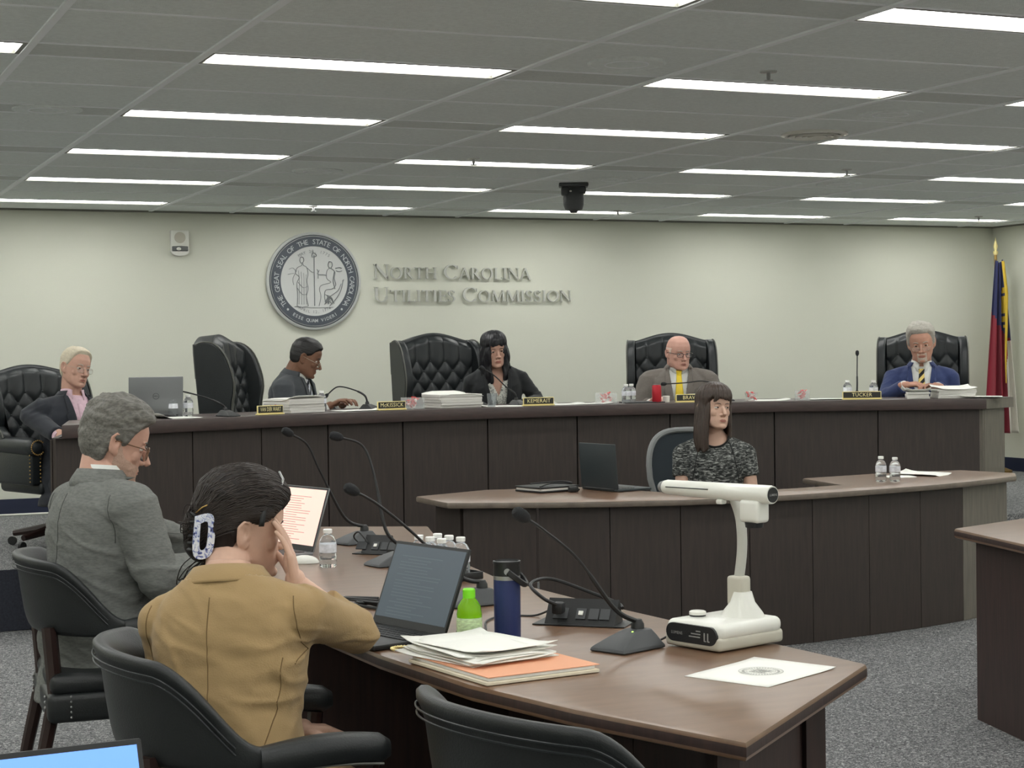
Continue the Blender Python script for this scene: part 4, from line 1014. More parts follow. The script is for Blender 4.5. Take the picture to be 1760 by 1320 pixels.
MB().tube(path, .0125, 14, flat=1.0).build('arm', mat('pale_grey_arm', (196, 196, 188), .35), dc)
hz = .372
MB().tube([(-.20, 0, hz), (-.195, 0, hz), (-.185, 0, hz), (.15, 0, hz-.002), (.158, 0, hz-.002)], [.012, .016, .0185, .0225, .021], 28).build('camera_head', WHITEP, dc)
MB().tube([(-.214, 0, hz), (-.208, 0, hz), (-.196, 0, hz)], [.008, .013, .0165], 24).build('head_cap', GREY, dc)
MB().lathe([(.0180, 0), (.0180, .003), (0, .003)], n=28, R=[[0, 0, 1], [0, 1, 0], [-1, 0, 0]], c=(.157, 0, hz-.002)).build('logo_disc', BLACK, dc)
V, F = text('LUMENS', .0072, 0, .0001); raw('logo', np.array([(.1606, p[0], hz-.002+p[1]) for p in V]), F, MATS['grey_print'], dc)
MB().tube([(-.175, -.0187, hz+.002), (-.03, -.0205, hz+.003)], .0014, 6).build('head_slot', BLACK, dc)
MB().rbox((.10, 0, hz-.043), (.062, .046, .055), .010, 3).build('lens_housing', WHITEP, dc)
MB().lathe([(.021, -.012), (.023, 0), (.018, .0)], (.10, 0, hz-.070), n=24).build('lens', BLACK, dc)
MB().rbox((.0, -.006, hz-.026), (.020, .02, .012), .004, 2).build('tilt_lock', WHITEP, dc)

# tray of water bottles
tr = MB(); tr.rbox((0, 0, .004), (.17, .23, .006), .002, 2)
for sx, sy, a, b in ((0, -.115, .17, .006), (0, .115, .17, .006), (-.085, 0, .006, .23), (.085, 0, .006, .23)): tr.rbox((sx, sy, .014), (a, b, .024), .002, 2)
o = tr.build('serving_tray', BLACK, None, loc=(1.99, 5.24, TZ), rz=.25); tag(o, 'black tray holding water bottles behind the dark laptop', 'tray')
for k, (dx, dy) in enumerate(((-.04, -.07), (.03, -.075), (-.035, .0), (.035, -.005), (-.03, .07), (.04, .065))):
    water(1.99+dx*.97-dy*.25, 5.24+dy*.97+dx*.25, TZ+.0072, ['front left water bottle on the black tray', 'front right water bottle on the black tray', 'middle left water bottle on the black tray', 'middle right water bottle on the black tray', 'rear left water bottle on the black tray', 'rear right water bottle on the black tray'][k], group='water bottles on the tray')

# ---------------- witness desk
water(5.50, 7.86, TZ, 'left water bottle of the pair on the witness desk', .135); water(5.575, 7.84, TZ, 'right water bottle of the pair on the witness desk', .128)
paper('paper_sheet', 5.98, 8.17, TZ+.002, .5, 8, .6, 'loose white paper lying right of the bottles on the witness desk'); paper('paper_sheet', 5.78, 8.12, TZ+.004, 1.35, 5, .5, 'white paper slipped half beneath the pair of bottles side', w_=.15, h_=.2)
nb = empty('notebook', (3.74, 8.27, TZ), .25, 'black leather portfolio lying on the left of the witness desk', 'notebook')
MB().rbox((0, 0, .005), (.26, .21, .009), .003, 2).build('back_cover', BLACK, nb); MB().box((0, 0, .014), (.25, .2, .010)).build('pages', PAPER2, nb, smooth=None); MB().rbox((0, .004, .024), (.26, .21, .009), .003, 2).build('front_cover', BLACK, nb)
MB().tube(catmull([(-.12, -.09, .031), (0, -.03, .04), (.12, -.05, .036), (.12, .05, .04), (-.05, .08, .034)], 6), .004, 6).build('strap', BLACK, nb)
o = MB().rbox((0, 0, .014), (.05, .03, .028), .006, 2).build('webcam_clip', BLACK, None, loc=(3.82, 8.13, TZ)); tag(o, 'small black gadget on the witness desk beside the portfolio', 'gadget')
cable([(3.84, 8.20), (3.86, 8.26, .02), (3.89, 8.32, .012), (3.93, 8.36), (3.90, 8.38), (3.86, 8.36)], .003, BLACK, 'black cord by the dark laptop on the witness desk')

# ---------------- items on the bench
BZ = BT+.001
def bpt(u, off):
    s = s_at_u(u); p, t = along(s); n = np.array([-t[1], t[0]]); q = p+n*off; return q, math.atan2(t[1], t[0])
def plate(u, txt, wd_, label, off=.10, back=None):
    q, a = bpt(u, off); r = empty('nameplate', (q[0], q[1], BZ), a, label, 'nameplate', 'desk nameplates on the bench')
    MB().rbox((0, 0, .004), (wd_, .035, .008), .002, 1).build('gold_base', GOLD, r)
    MB().rbox((0, .0, .031), (wd_-.004, .010, .046), .002, 1).build('gold_frame', GOLD, r)
    MB().box((0, -.0056, .031), (wd_-.014, .003, .038)).build('black_plate', PLATE, r, smooth=None)
    V, F = text(txt, .034, 0, 0.0, space=1.05); k = min(1, (wd_-.04)/max(1e-6, V[:, 0].max()-V[:, 0].min()))
    raw('name_lettering', np.array([(p[0]*k, -.0075, .031+p[1]) for p in V]), F, GOLDT, r)
plate(478, 'VAN DER WART', .185, 'gold-framed nameplate farthest left, before the thick binder', .08)
plate(685, 'McKISSICK', .20, 'nameplate in front of the dark-suited man reading McKissick', .08)
plate(934, 'KEMERAIT', .215, 'nameplate reading Kemerait before the dark-haired woman', .08)
plate(1200, 'BRAWLEY', .25, 'nameplate half hidden behind the head of the seated witness', .08)
plate(1486, 'TUCKER', .26, 'nameplate reading Tucker before the man in blue', .08)
def bmic(u, off, hd, tip, bend, label): q, a = bpt(u, off); return mic(q[0], q[1], hd, tip, bend, label, z=BZ, small=True)
bmic(412, .12, 160, (-.27, .15, .155), [(-.03, .02, .07), (-.10, .06, .105), (-.19, .11, .135)], 'bench microphone right of the grey laptop')
bmic(672, .26, 160, (-.24, .08, .10), [(-.03, .0, .09), (-.09, .03, .125), (-.18, .06, .145)], 'bench microphone above the second nameplate, pointing left')
bmic(918, .26, 170, (-.18, .12, .235), [(-.02, .01, .08), (-.06, .05, .12), (-.12, .09, .19)], 'bench microphone at the mouth of the dark-haired woman')
bmic(1262, .24, 170, (-.36, .12, .12), [(-.03, .01, .10), (-.12, .04, .135), (-.24, .08, .125)], 'bench microphone in front of the bald man')
bmic(1493, .36, 200, (.06, .09, .29), [(.01, .02, .10), (.03, .05, .17), (.045, .07, .23)], 'tall bench microphone left of the man in blue')
def binder(u, off, wd_, dp, h, label, rot=0, n=5):
    q, a = bpt(u, off); r = empty('paper_stack', (q[0], q[1], BZ), a+rot, label, 'papers', 'thick document stacks on the bench')
    z = 0
    for k in range(n):
        hh = h/n; rs = random.Random(k+u); MB().rbox((rs.uniform(-.006, .006), rs.uniform(-.006, .006), z+hh/2), (wd_+rs.uniform(-.01, .01), dp, hh-.001), .001, 1).build('document_block', PAPER2, r); z += hh
    o = MB().grid(sheet(wd_+.012, dp+.01, u, .7)).build('top_sheet', PAPER, r, smooth=180, loc=(0, 0, z+.002)); s = o.modifiers.new('s', 'SOLIDIFY'); s.thickness = .002
    return r
binder(549, .26, .28, .23, .085, 'thick stack of papers left of the first bench bottle', .15)
binder(805, .22, .30, .24, .085, 'thick paper stack in front of the deeply tufted chair', .05)
binder(1650, .22, .25, .24, .060, 'paper stack at the right end of the bench', .05)
binder(1586, .17, .15, .20, .045, 'smaller paper pile beside the clasped hands', -.1, 3)
def bwater(u, off, label): q, a = bpt(u, off); water(q[0], q[1], BZ, label, .125)
bwater(364, .35, 'left bottle of the pair right of the grey laptop'); bwater(383, .33, 'right bottle of the pair right of the grey laptop')
bwater(601, .30, 'water bottle beside the thick paper stack below the seal')
bwater(1093, .18, 'left bottle of the pair beside the red can'); bwater(1106, .24, 'right bottle of the pair beside the red can')
bwater(1471, .30, 'water bottle behind the Tucker nameplate'); bwater(1510, .16, 'water bottle at the blue sleeve of the man on the right')
q, a = bpt(1142, .16); r = empty('soda_can', (q[0], q[1], BZ), a, 'red drinks can on the bench before the bald man', 'can')
MB().lathe([(.024, 0), (.030, .006), (.031, .012), (.031, .105), (.026, .116), (.025, .118)], n=24).build('can_body', RED, r); MB().lathe([(.0255, .116), (.026, .120), (.023, .119), (0, .117)], n=24).build('can_lid', SILVER, r)
q, a = bpt(862, .14); r = empty('drinking_glass', (q[0], q[1], BZ), a, 'clear drinking glass before the dark-haired woman', 'glass')
MB().lathe([(.026, 0), (.032, .085), (.030, .085), (.025, .004), (0, .004)], n=20).build('glass_wall', GLASS, r)
def candy(u, off, label, shape='box', wd_=.105, h=.07):
    q, a = bpt(u, off); r = empty('candy_dish', (q[0], q[1], BZ), a+.1, label, 'candy', 'clear dishes of red wrapped sweets on the bench')
    if shape == 'box':
        mb = MB(); t_ = .003; mb.box((0, 0, t_/2), (wd_, wd_, t_))
        for sx, sy, a_, b_ in ((0, -1, wd_, t_), (0, 1, wd_, t_), (-1, 0, t_, wd_), (1, 0, t_, wd_)): mb.box((sx*wd_/2, sy*wd_/2, h/2), (a_, b_, h))
        mb.build('clear_box', CLEARBOX, r, smooth=None)
    else: MB().lathe([(.026, 0), (.042, .055), (.040, .055), (.025, .003), (0, .003)], n=20).build('clear_cup', CLEARBOX, r)
    rs = random.Random(u); z = .014
    n_ = 16 if shape == 'box' else 9
    for k in range(n_):
        w2 = (wd_/2-.02) if shape == 'box' else .022
        x_, y_, z_ = rs.uniform(-w2, w2), rs.uniform(-w2, w2), .012+(k/n_)*(h-.012 if shape == 'box' else .055)
        mb = MB(); R = np.array(Matrix.Rotation(rs.uniform(0, 6), 3, 'Z')@Matrix.Rotation(rs.uniform(-.7, .7), 3, 'Y'))
        mb.ell((0, 0, 0), (.013, .008, .007), 8, 6); mb.tube([(.011, 0, 0), (.019, 0, 0)], [.002, .007], 6, flat=.4); mb.tube([(-.011, 0, 0), (-.019, 0, 0)], [.002, .007], 6, flat=.4)
        mb.v = [tuple(R@np.array(p)) for p in mb.v]; mb.build('wrapped_sweet', CANDYR if k % 4 else CANDYW, r, loc=(x_, y_, z_))
candy(494, .16, 'tray of red wrapped sweets behind the farthest left nameplate', wd_=.085, h=.045)
candy(735, .20, 'clear box of red sweets left of the deeply tufted chair'); candy(1061, .20, 'clear box of red sweets left of the red can')
candy(1303, .16, 'clear cup of red sweets right of the seated witness', 'cup'); candy(1391, .16, 'clear jar of red sweets left of the Tucker nameplate', 'box', .075, .065)
def bpaper(u, off, rot, label, w_=.216, h_=.279, curl=.4): q, a = bpt(u, off); return paper('paper_sheet', q[0], q[1], BZ+.004, a+rot, u, curl, label, w_=w_, h_=h_)
bpaper(345, .22, 1.4, 'loose white papers under the cord right of the grey laptop', curl=1.2)
bpaper(640, .18, 1.5, 'white paper on the bench left of the McKissick nameplate'); bpaper(985, .24, 1.5, 'white paper right of the Kemerait nameplate'); bpaper(1030, .20, 1.6, 'white paper on the bench between the woman and the sweets box')
bpaper(1335, .24, 1.5, 'white paper on the bench between the two sweets cups'); bpaper(1440, .22, 1.5, 'white paper on the bench left of the Tucker nameplate'); bpaper(1712, .14, 1.4, 'white paper at the very right end of the bench'); bpaper(885, .20, 1.3, 'white paper under the resting hand of the woman', w_=.15)
q, a = bpt(975, .36); o = MB().prism([(-.09, 0), (.09, 0), (.0, .05)], -.001, .001, M=[[1, 0, 0, 0], [0, 0, 1, 0], [0, 1, 0, 0], [0, 0, 0, 1]]).build('tent_card', PAPER, None, smooth=None, loc=(q[0], q[1], BZ), rz=a+.2); tag(o, 'white folded tent card right of the dark-haired woman', 'card')
q, a = bpt(1212, .26); o = MB().loft([(0, 0, 0, .075, .06), (.03, 0, 0, .07, .05), (.05, .01, 0, .045, .03)], 12, 2.5).build('paper_bundle', PAPER2, None, loc=(q[0], q[1], BZ), rz=a); tag(o, 'crumpled grey paper bundle behind the half hidden nameplate', 'papers')
q, a = bpt(1163, .22); o = MB().lathe([(.022, 0), (.024, .04), (.02, .042)], n=16).build('paper_cup', PAPER, None, loc=(q[0], q[1], BZ)); tag(o, 'small white cup right of the red can', 'cup')
q, a = bpt(1115, .20); nb = empty('notebook', (q[0], q[1], BZ), a, 'dark flat folder under the pair of bottles by the can', 'folder'); MB().rbox((.03, .02, .0035), (.26, .18, .007), .002, 1).build('cover', DGREY, nb)
q, a = bpt(344, .52); o = MB().rbox((0, 0, .035), (.17, .03, .07), .003, 1).build('tissue_box', WHITEP, None, loc=(q[0], q[1], BZ), rz=a); tag(o, 'white upright box behind the grey laptop on the bench', 'box')

# lower-left laptop of someone beside the viewer, on its own small table
at_ = empty('reading_table', (.28, 2.22, 0), math.radians(6), 'small dark table under the laptop at the lower left corner', 'table')
MB().rbox((0, 0, .735), (.62, .62, .03), .006, 2).build('table_top', WOODR, at_)
for sx in (-1, 1):
    for sy in (-1, 1): MB().box((sx*.27, sy*.27, .36), (.04, .04, .718)).build('leg', WOODLEG, at_, smooth=None)
laptop('laptop', .335, 2.40, .751, -4, .32, .215, .182, 112, BLACK, SCRB, 'open laptop cut off at the lower left corner of the picture')
# ================================================================== PEOPLE
def head_base(nth=72, nz=60):
    z = [.122, .117, .105, .085, .055, .03, .005, -.03, -.062, -.085, -.100, -.108, -.113]
    fy = [.002, .030, .056, .074, .087, .0895, .084, .083, .086, .085, .086, .080, .066]
    by = [-.002, -.036, -.064, -.086, -.100, -.103, -.101, -.090, -.064, -.030, .004, .024, .040]
    hw = [.002, .034, .053, .066, .0745, .0765, .076, .0725, .066, .056, .042, .030, .016]
    ex = [2.0, 2.0, 2.1, 2.2, 2.3, 2.3, 2.3, 2.25, 2.2, 2.1, 2.0, 2.0, 2.0]
    zi = np.array(z)[::-1]
    t = np.linspace(0, 1, nz); zz = .122-(.235)*(t+.06*np.sin(2*PI*t)*0) ; zz = .0045+.1175*np.cos(PI*t)
    I = lambda a: np.interp(zz, zi, np.array(a)[::-1])
    F, B, Wd, E = I(fy), I(by), I(hw), I(ex); V = []
    for i in range(nz):
        cy = (F[i]+B[i])/2; ry = (F[i]-B[i])/2
        for j in range(nth):
            a = 2*PI*j/nth; ca, sa = math.cos(a), math.sin(a)
            x = Wd[i]*math.copysign(abs(ca)**(2/E[i]), ca); y = cy+ry*math.copysign(abs(sa)**(2/E[i]), sa)
            if sa > 0: x *= 1-.16*float(sm(.4, 1, sa))*float(sm(.05, -.1, zz[i]))
            V.append((x, y, zz[i]))
    Fc = [(i*nth+(j+1) % nth, i*nth+j, (i+1)*nth+j, (i+1)*nth+(j+1) % nth) for i in range(nz-1) for j in range(nth)]
    Fc.append(tuple(range(nth))); Fc.append(tuple((nz-1)*nth+j for j in range(nth))[::-1])
    return np.array(V), Fc
HB_V, HB_F = head_base()
def brush(V, c, r, d, amt):
    q = (V-np.array(c))/np.array(r); w_ = np.exp(-(q**2).sum(1)); return V+w_[:, None]*np.array(d)*amt
def make_head(fem=False, nose=1.0, jaw=1.0, age=0.0, neck_to=(0, -.055, -.20), vox=.0032, width=1.0, neck_r=None):
    mb = MB(); v = HB_V.copy(); k = sm(-.02, -.11, v[:, 2]); v[:, 0] *= (1+(jaw-1)*k)*width
    mb.add(v, HB_F)
    n_ = nose
    mb.tube([(0, .080, .012), (0, .090, -.004), (0, .099*1, -.020), (0, .084+.024*n_, -.034), (0, .086+.014*n_, -.041)], [.0055, .0075, .0095, .0115, .0085], 12)
    for s in (-1, 1):
        mb.ell((s*.0115, .089, -.038), (.0080, .0105, .0075), 12, 8)                   # nostril wings
        mb.ell((s*.030, .072, .022), (.021, .012, .0065 if not fem else .005), 14, 8)   # brow
        mb.ell((s*.034, .052, -.024), (.028, .024, .028), 14, 8)                       # cheekbone
        R = np.array(Matrix.Rotation(s*.45, 3, 'Z')@Matrix.Rotation(-.2, 3, 'X'))
        mb.ell((s*.080*width, -.010, -.002), (.0085, .0180, .0315), 14, 10, R=R)
        mb.tube([(s*.077*width, .004, .012), (s*.084*width, -.002, .026), (s*.089*width, -.014, .028), (s*.091*width, -.025, .014), (s*.089*width, -.024, -.006), (s*.083*width, -.014, -.024)], .0042, 8)
        mb.ell((s*.0765*width, -.004, -.026), (.006, .009, .012), 10, 8, R=R)
    mb.ell((0, .078, -.098), (.021, .013, .013), 14, 8)
    mb.ell((0, .079, -.067), (.026, .011, .017), 14, 8)
    nr = neck_r or (.050 if fem else .060)
    mb.cap((0, -.028, -.045), neck_to, nr*.96, nr*1.08, 22)
    V, F = remesh(mb, vox, 3, .5)
    for s in (-1, 1):
        V = brush(V, (s*.031, .082, .004), (.0135, .02, .0085), (0, -1, 0), .0085)
        V = brush(V, (s*.088*width, -.008, .002), (.012, .007, .013), (-s, 0, 0), .009)
        V = brush(V, (s*.0055, .105, -.0455), (.0035, .008, .003), (0, 0, 1), .004)
        V = brush(V, (s*.030, .086, -.050), (.006, .02, .016), (0, -1, 0), .0012+.0012*age)
        V = brush(V, (s*.052, .055, -.055), (.014, .03, .02), (-s, -1, 0), .0015)
        V = brush(V, (s*.028, .08, -.013), (.014, .02, .005), (0, -1, 0), .0018*age)
    V = brush(V, (0, .09, -.0675), (.020, .02, .0022), (0, -1, 0), .0042)
    V = brush(V, (0, .09, -.083), (.018, .02, .006), (0, -1, 0), .0035)
    V = brush(V, (0, .09, -.053), (.004, .02, .006), (0, -1, 0), .0015)
    if age: V = V+(pnoise(V, (140, 90, 300), 2)*.0007*age*sm(.02, .08, V[:, 1]))[:, None]*np.array([0, 1, 0])
    return V, F
def head_shell(thick, extra=None, nth=120, nz=100, width=1.0):
    V, F = head_base(nth, nz); V = V.copy(); V[:, 0] *= width; N = normals(V, F)
    N[:nth] = (0, 0, 1)
    if (N[:, 2][:nth*3].mean()) < 0: N = -N
    c = np.array([0, -.01, 0.0])
    if ((V-c)*N).sum(1).mean() < 0: N = -N
    t = thick(V); V = V+N*t[:, None]
    if extra: V = extra(V, t)
    return V, F
def hairmask(V, line, soft=.012):
    zl = np.interp(V[:, 1], [p[0] for p in line], [p[1] for p in line]); return sm(-soft, soft, V[:, 2]-zl)
SHORT = [(-.11, -.080), (-.06, -.072), (-.030, -.052), (-.018, .012), (.004, .010), (.012, -.012), (.026, -.008), (.036, .030), (.052, .052), (.072, .070), (.1, .072)]
def short_hair(t0=.009, t1=.010, line=SHORT, wave=.004, seed=1, wsc=(70, 55, 90), width=1.0, fine=.0012, crown=0):
    def th(V):
        m = hairmask(V, line); top = sm(.02, .10, V[:, 2]); n = pnoise(V, wsc, seed)
        st = pnoise(V, (420, 60, 260), seed+4)
        if crown: m = m*(1-sm(crown-.012, crown+.012, V[:, 2]))
        return m*(t0+t1*top+wave*n*(.4+.6*top)+fine*st)-(1-m)*.006
    return head_shell(th, width=width)
def beard(t=.004, seed=2, lo=-.12, hi=-.035, goatee=False, width=1.0):
    def th(V):
        y, z, x = V[:, 1], V[:, 2], np.abs(V[:, 0])
        hiL = np.interp(y, [-.02, .01, .03, .06, .075, .1], [.005, .0, -.035, -.048, -.050, -.052])
        m = sm(-.014, .014, hiL-z)*sm(-.018, .012, y)
        m = m*(1-np.exp(-((x/.024)**4+((z+.068)/.008)**2)))
        if goatee: m = m*sm(.034, .026, x)*sm(.02, .04, y)
        return m*(t+.0015*pnoise(V, (300, 300, 220), seed))-(1-m)*.003
    return head_shell(th, width=width)
EYEW = mat('eye_white', (226, 220, 214), .2); IRISB = mat('iris_dark', (48, 36, 30), .15); LIP = mat('lips', (168, 104, 94), .45); LIPM = mat('lips_male', (160, 104, 92), .55)
def skin(name, c, v=.05): return mat(name, c, .5, spec=.35, var=v, vscale=28, bump=.05, bscale=420)
def add_face(M, root, skinm, headV, headF, gaze=0.0, brows=None, lipm=LIP, iris=IRISB, open_=.0045, fem=False, glasses=None, dark_lash=False):
    bvh = BVHTree.FromPolygons([tuple(p) for p in headV.tolist()], headF)
    def fy(x, z):
        h = bvh.ray_cast(Vector((x, .3, z)), Vector((0, -1, 0)))[0]; return h.y if h else .08
    def put(name, mb, m, smooth=180):
        o = mb.build(name, m, root, smooth=smooth); me = o.data
        A = xf(M, np.array(mb.v)); me.vertices.foreach_set('co', A.ravel()); me.update(); return o
    for s in (-1, 1):
        mb = MB(); mb.ell((s*.031, .0685, .003), (.0125, .0125, .0125), 20, 16)
        g = np.array([math.sin(gaze), math.cos(gaze), -.06]); g /= np.linalg.norm(g)
        for fi, f in enumerate(mb.f):
            c = np.mean([mb.v[i] for i in f], axis=0)-np.array([s*.031, .0685, .003]); mb.m[fi] = 1 if (c@g)/np.linalg.norm(c) > .86 else 0
        put('eye', mb, [EYEW, iris])
        P = []
        for a in np.linspace(-.10, 1.5, 8):     # upper lid
            P.append([(s*.031+.0142*math.sin(b)*math.cos(a*.9+.1), .0682+.0142*math.cos(b)*math.cos(a*.9), .003+.0142*math.sin(a*.9+.28)) for b in np.linspace(-1.35, 1.35, 13)])
        mb = MB(); mb.grid(P); put('eyelid', mb, skinm)
        P = []
        for a in np.linspace(-1.3, -.32, 6):
            P.append([(s*.031+.0138*math.sin(b)*math.cos(a), .0682+.0138*math.cos(b)*math.cos(a), .003+.0138*math.sin(a)) for b in np.linspace(-1.35, 1.35, 13)])
        mb = MB(); mb.grid(P); put('eyelid', mb, skinm)
        if dark_lash:
            mb = MB(); mb.tube([(s*.031+.0148*math.sin(b), .0682+.0148*math.cos(b)*.97, .0068-.001*b*b) for b in np.linspace(-1.1, 1.1, 9)], .0008, 5); put('eyelashes', mb, IRISB)
        if brows:
            pts = []
            for t in np.linspace(0, 1, 9):
                x = s*(.013+.034*t); z = .0205+.0055*math.sin(t*PI*.75)-(.002 if fem else .001)*t; pts.append((x, fy(x, z)+.0010, z))
            mb = MB(); mb.tube(pts, [.0012, .0026, .0030, .0030, .0028, .0026, .0022, .0018, .001] if not fem else [.001, .0018, .002, .002, .0018, .0016, .0014, .001, .0007], 6); put('eyebrow', mb, brows)
    mb = MB(); n = 15
    for up in (1, -1):
        P = []
        for k, zo in enumerate((0, .3, .7, 1.0)):
            row = []
            for t in np.linspace(-1, 1, n):
                x = .0225*t; hh = (.0062 if up > 0 else .0075)*(1-abs(t)**2.2)*(1-(.25*math.exp(-(t/.2)**2) if up > 0 else 0))
                z = -.0675+up*hh*zo+.0006*up-.0015*abs(t)**2; row.append((x, fy(x, z)+.0006+.0018*math.sin(PI*zo)*(1-abs(t)), z))
            P.append(row)
        mb.grid(P, flip=(up > 0))
    put('lips', mb, lipm)
    if glasses:
        m, rw, rh, drop, rimless, th = glasses
        mb = MB(); fyb = .101
        zc = -.002+drop
        for s in (-1, 1):
            R_ = []
            for a in np.linspace(0, 2*PI, 29)[:-1]:
                cx = math.copysign(abs(math.cos(a))**.7, math.cos(a)); cz = math.copysign(abs(math.sin(a))**.7, math.sin(a)); x = s*.0335+rw*cx
                R_.append((x, fyb-.16*abs(x)**1*.35-.004, zc+rh*cz))
            mb.tube(R_, th, 6, closed=True)
            mb.tube([(s*(.0335+rw), .088, zc+rh*.45), (s*.073, .075, zc+rh*.5+.002), (s*.080, .02, .008+drop*.4), (s*.082, -.008, .008), (s*.080, -.022, -.008)], th, 6)
        mb.tube([(-.0335+rw, fyb-.004, zc+rh*.3), (0, fyb+.003, zc+rh*.45), (.0335-rw, fyb-.004, zc+rh*.3)], th, 6)
        g = put('glasses', mb, m)
        mb = MB()
        for s in (-1, 1): mb.add([(s*.0335+rw*.95*math.copysign(abs(math.cos(a))**.7, math.cos(a)), fyb-.006-.056*abs(s*.0335+rw*.95*math.cos(a)), zc+rh*.95*math.copysign(abs(math.sin(a))**.7, math.sin(a))) for a in np.linspace(0, 2*PI, 21)[:-1]], [tuple(range(20))])
        put('lens', mb, GLASSL).parent = g
GLASSL = mat('spectacle_lens', (240, 244, 246), .03, alpha=.12, spec=1.0)

def frame(dr, up):
    y = np.array(dr, float); y /= np.linalg.norm(y); z = np.array(up, float); z -= y*(z@y); z /= np.linalg.norm(z); x = np.cross(y, z); return np.stack([x, y, z], 1)
def hand_mesh(wrist, dr, up, side, curl=.5, size=1.0, spread=.10, thumb=(.6, .75, -.25), vox=.0025):
    """side: +1 when the thumb is on local +X. up = back of the hand"""
    mb = MB()
    xs_ = [.026, .0095, -.0075, -.023]; ln_ = [(.038, .024, .019), (.043, .027, .020), (.040, .025, .019), (.031, .019, .017)]
    mb.cap((0, -.03, 0), (0, .012, 0), .024, .026, 14)
    for i in range(4):
        x = side*xs_[i]; yb = .088-(.004 if i in (0,) else 0)-(.008 if i == 3 else 0)
        mb.cap((side*xs_[i]*.55, .006, 0), (x, yb-.012, .001), .0145, .0105, 10)
        p = np.array([x, yb-.006, 0]); ang = curl*.5+.1*i*curl; sp = -side*(i-1.2)*spread*0
        d0 = side*(1.2-i)*spread
        for k, L in enumerate(ln_[i]):
            q = p+L*np.array([math.sin(d0)*math.cos(ang), math.cos(ang)*math.cos(d0), -math.sin(ang)]); mb.cap(p, q, .0092-.0011*k-(.001 if i == 3 else 0), .0084-.0011*k-(.001 if i == 3 else 0), 10); p = q; ang += curl*(.85 if k == 0 else .6)
    mb.ell((side*.012, .045, -.010), (.026, .040, .012), 12, 8)
    t = np.array([side*thumb[0], thumb[1], thumb[2]]); t /= np.linalg.norm(t)
    p = np.array([side*.018, .018, -.006]); q = p+t*.042; mb.cap(p, q, .0145, .0115, 10); t2 = t+np.array([-side*.25, .25, -.1]); t2 /= np.linalg.norm(t2); r_ = q+t2*.030; mb.cap(q, r_, .0112, .0098, 10); t3 = t2+np.array([-side*.2, .1, -.15]); t3 /= np.linalg.norm(t3); mb.cap(r_, r_+t3*.022, .0098, .0075, 10)
    V, F = remesh(mb, vox, 2, .5); M = np.eye(4); M[:3, :3] = frame(dr, up)*size; M[:3, 3] = wrist
    return xf(M, V), F

BLKM = mat('black_trim', (26, 27, 28), .9)
TORSO = [(-.03, 0, .15, .11), (.05, 0, .172, .128), (.14, .002, .160, .122), (.24, .005, .158, .118), (.34, .005, .172, .122), (.42, .0, .178, .118), (.48, -.008, .165, .100), (.52, -.012, .125, .080), (.555, -.014, .080, .062), (.585, -.012, .062, .056)]
def torso_rings(k=1.0, inf=0.0, zlo=-9, zhi=9, wb=0, fem=False, belly=0, extra_lo=None):
    R_ = []
    if extra_lo: R_ += extra_lo
    for z, cy, rx, ry in TORSO:
        if z < zlo or z > zhi: continue
        w_ = 1.0
        if fem: w_ = {-.03: 1.02, .05: 1.03, .14: .93, .24: .86, .34: .90, .42: .90, .48: .88, .52: .90, .555: .86, .585: .84}[z]
        by = belly*math.exp(-((z-.16)/.13)**2)
        R_.append((z, 0, cy+by*.6, rx*k*w_+inf+by*.5, ry*k*(w_*.5+.5)+inf+by*.7))
    return R_
def R4(rot, t=(0, 0, 0)):
    M = np.eye(4); M[:3, :3] = np.array(rot); M[:3, 3] = t; return M
def drape(bvh, rows, off, ydef=.1, back=False):
    """rows of (x,z) -> points laid on the surface seen from the front"""
    P = []
    for rw in rows:
        q = []
        for x, z in rw:
            h = bvh.ray_cast(Vector((x, .6, z)), Vector((0, -1, 0)))[0]; q.append((x, (h.y if h is not None and h.y > -.02 else ydef)+off, z))
        P.append(q)
    return P
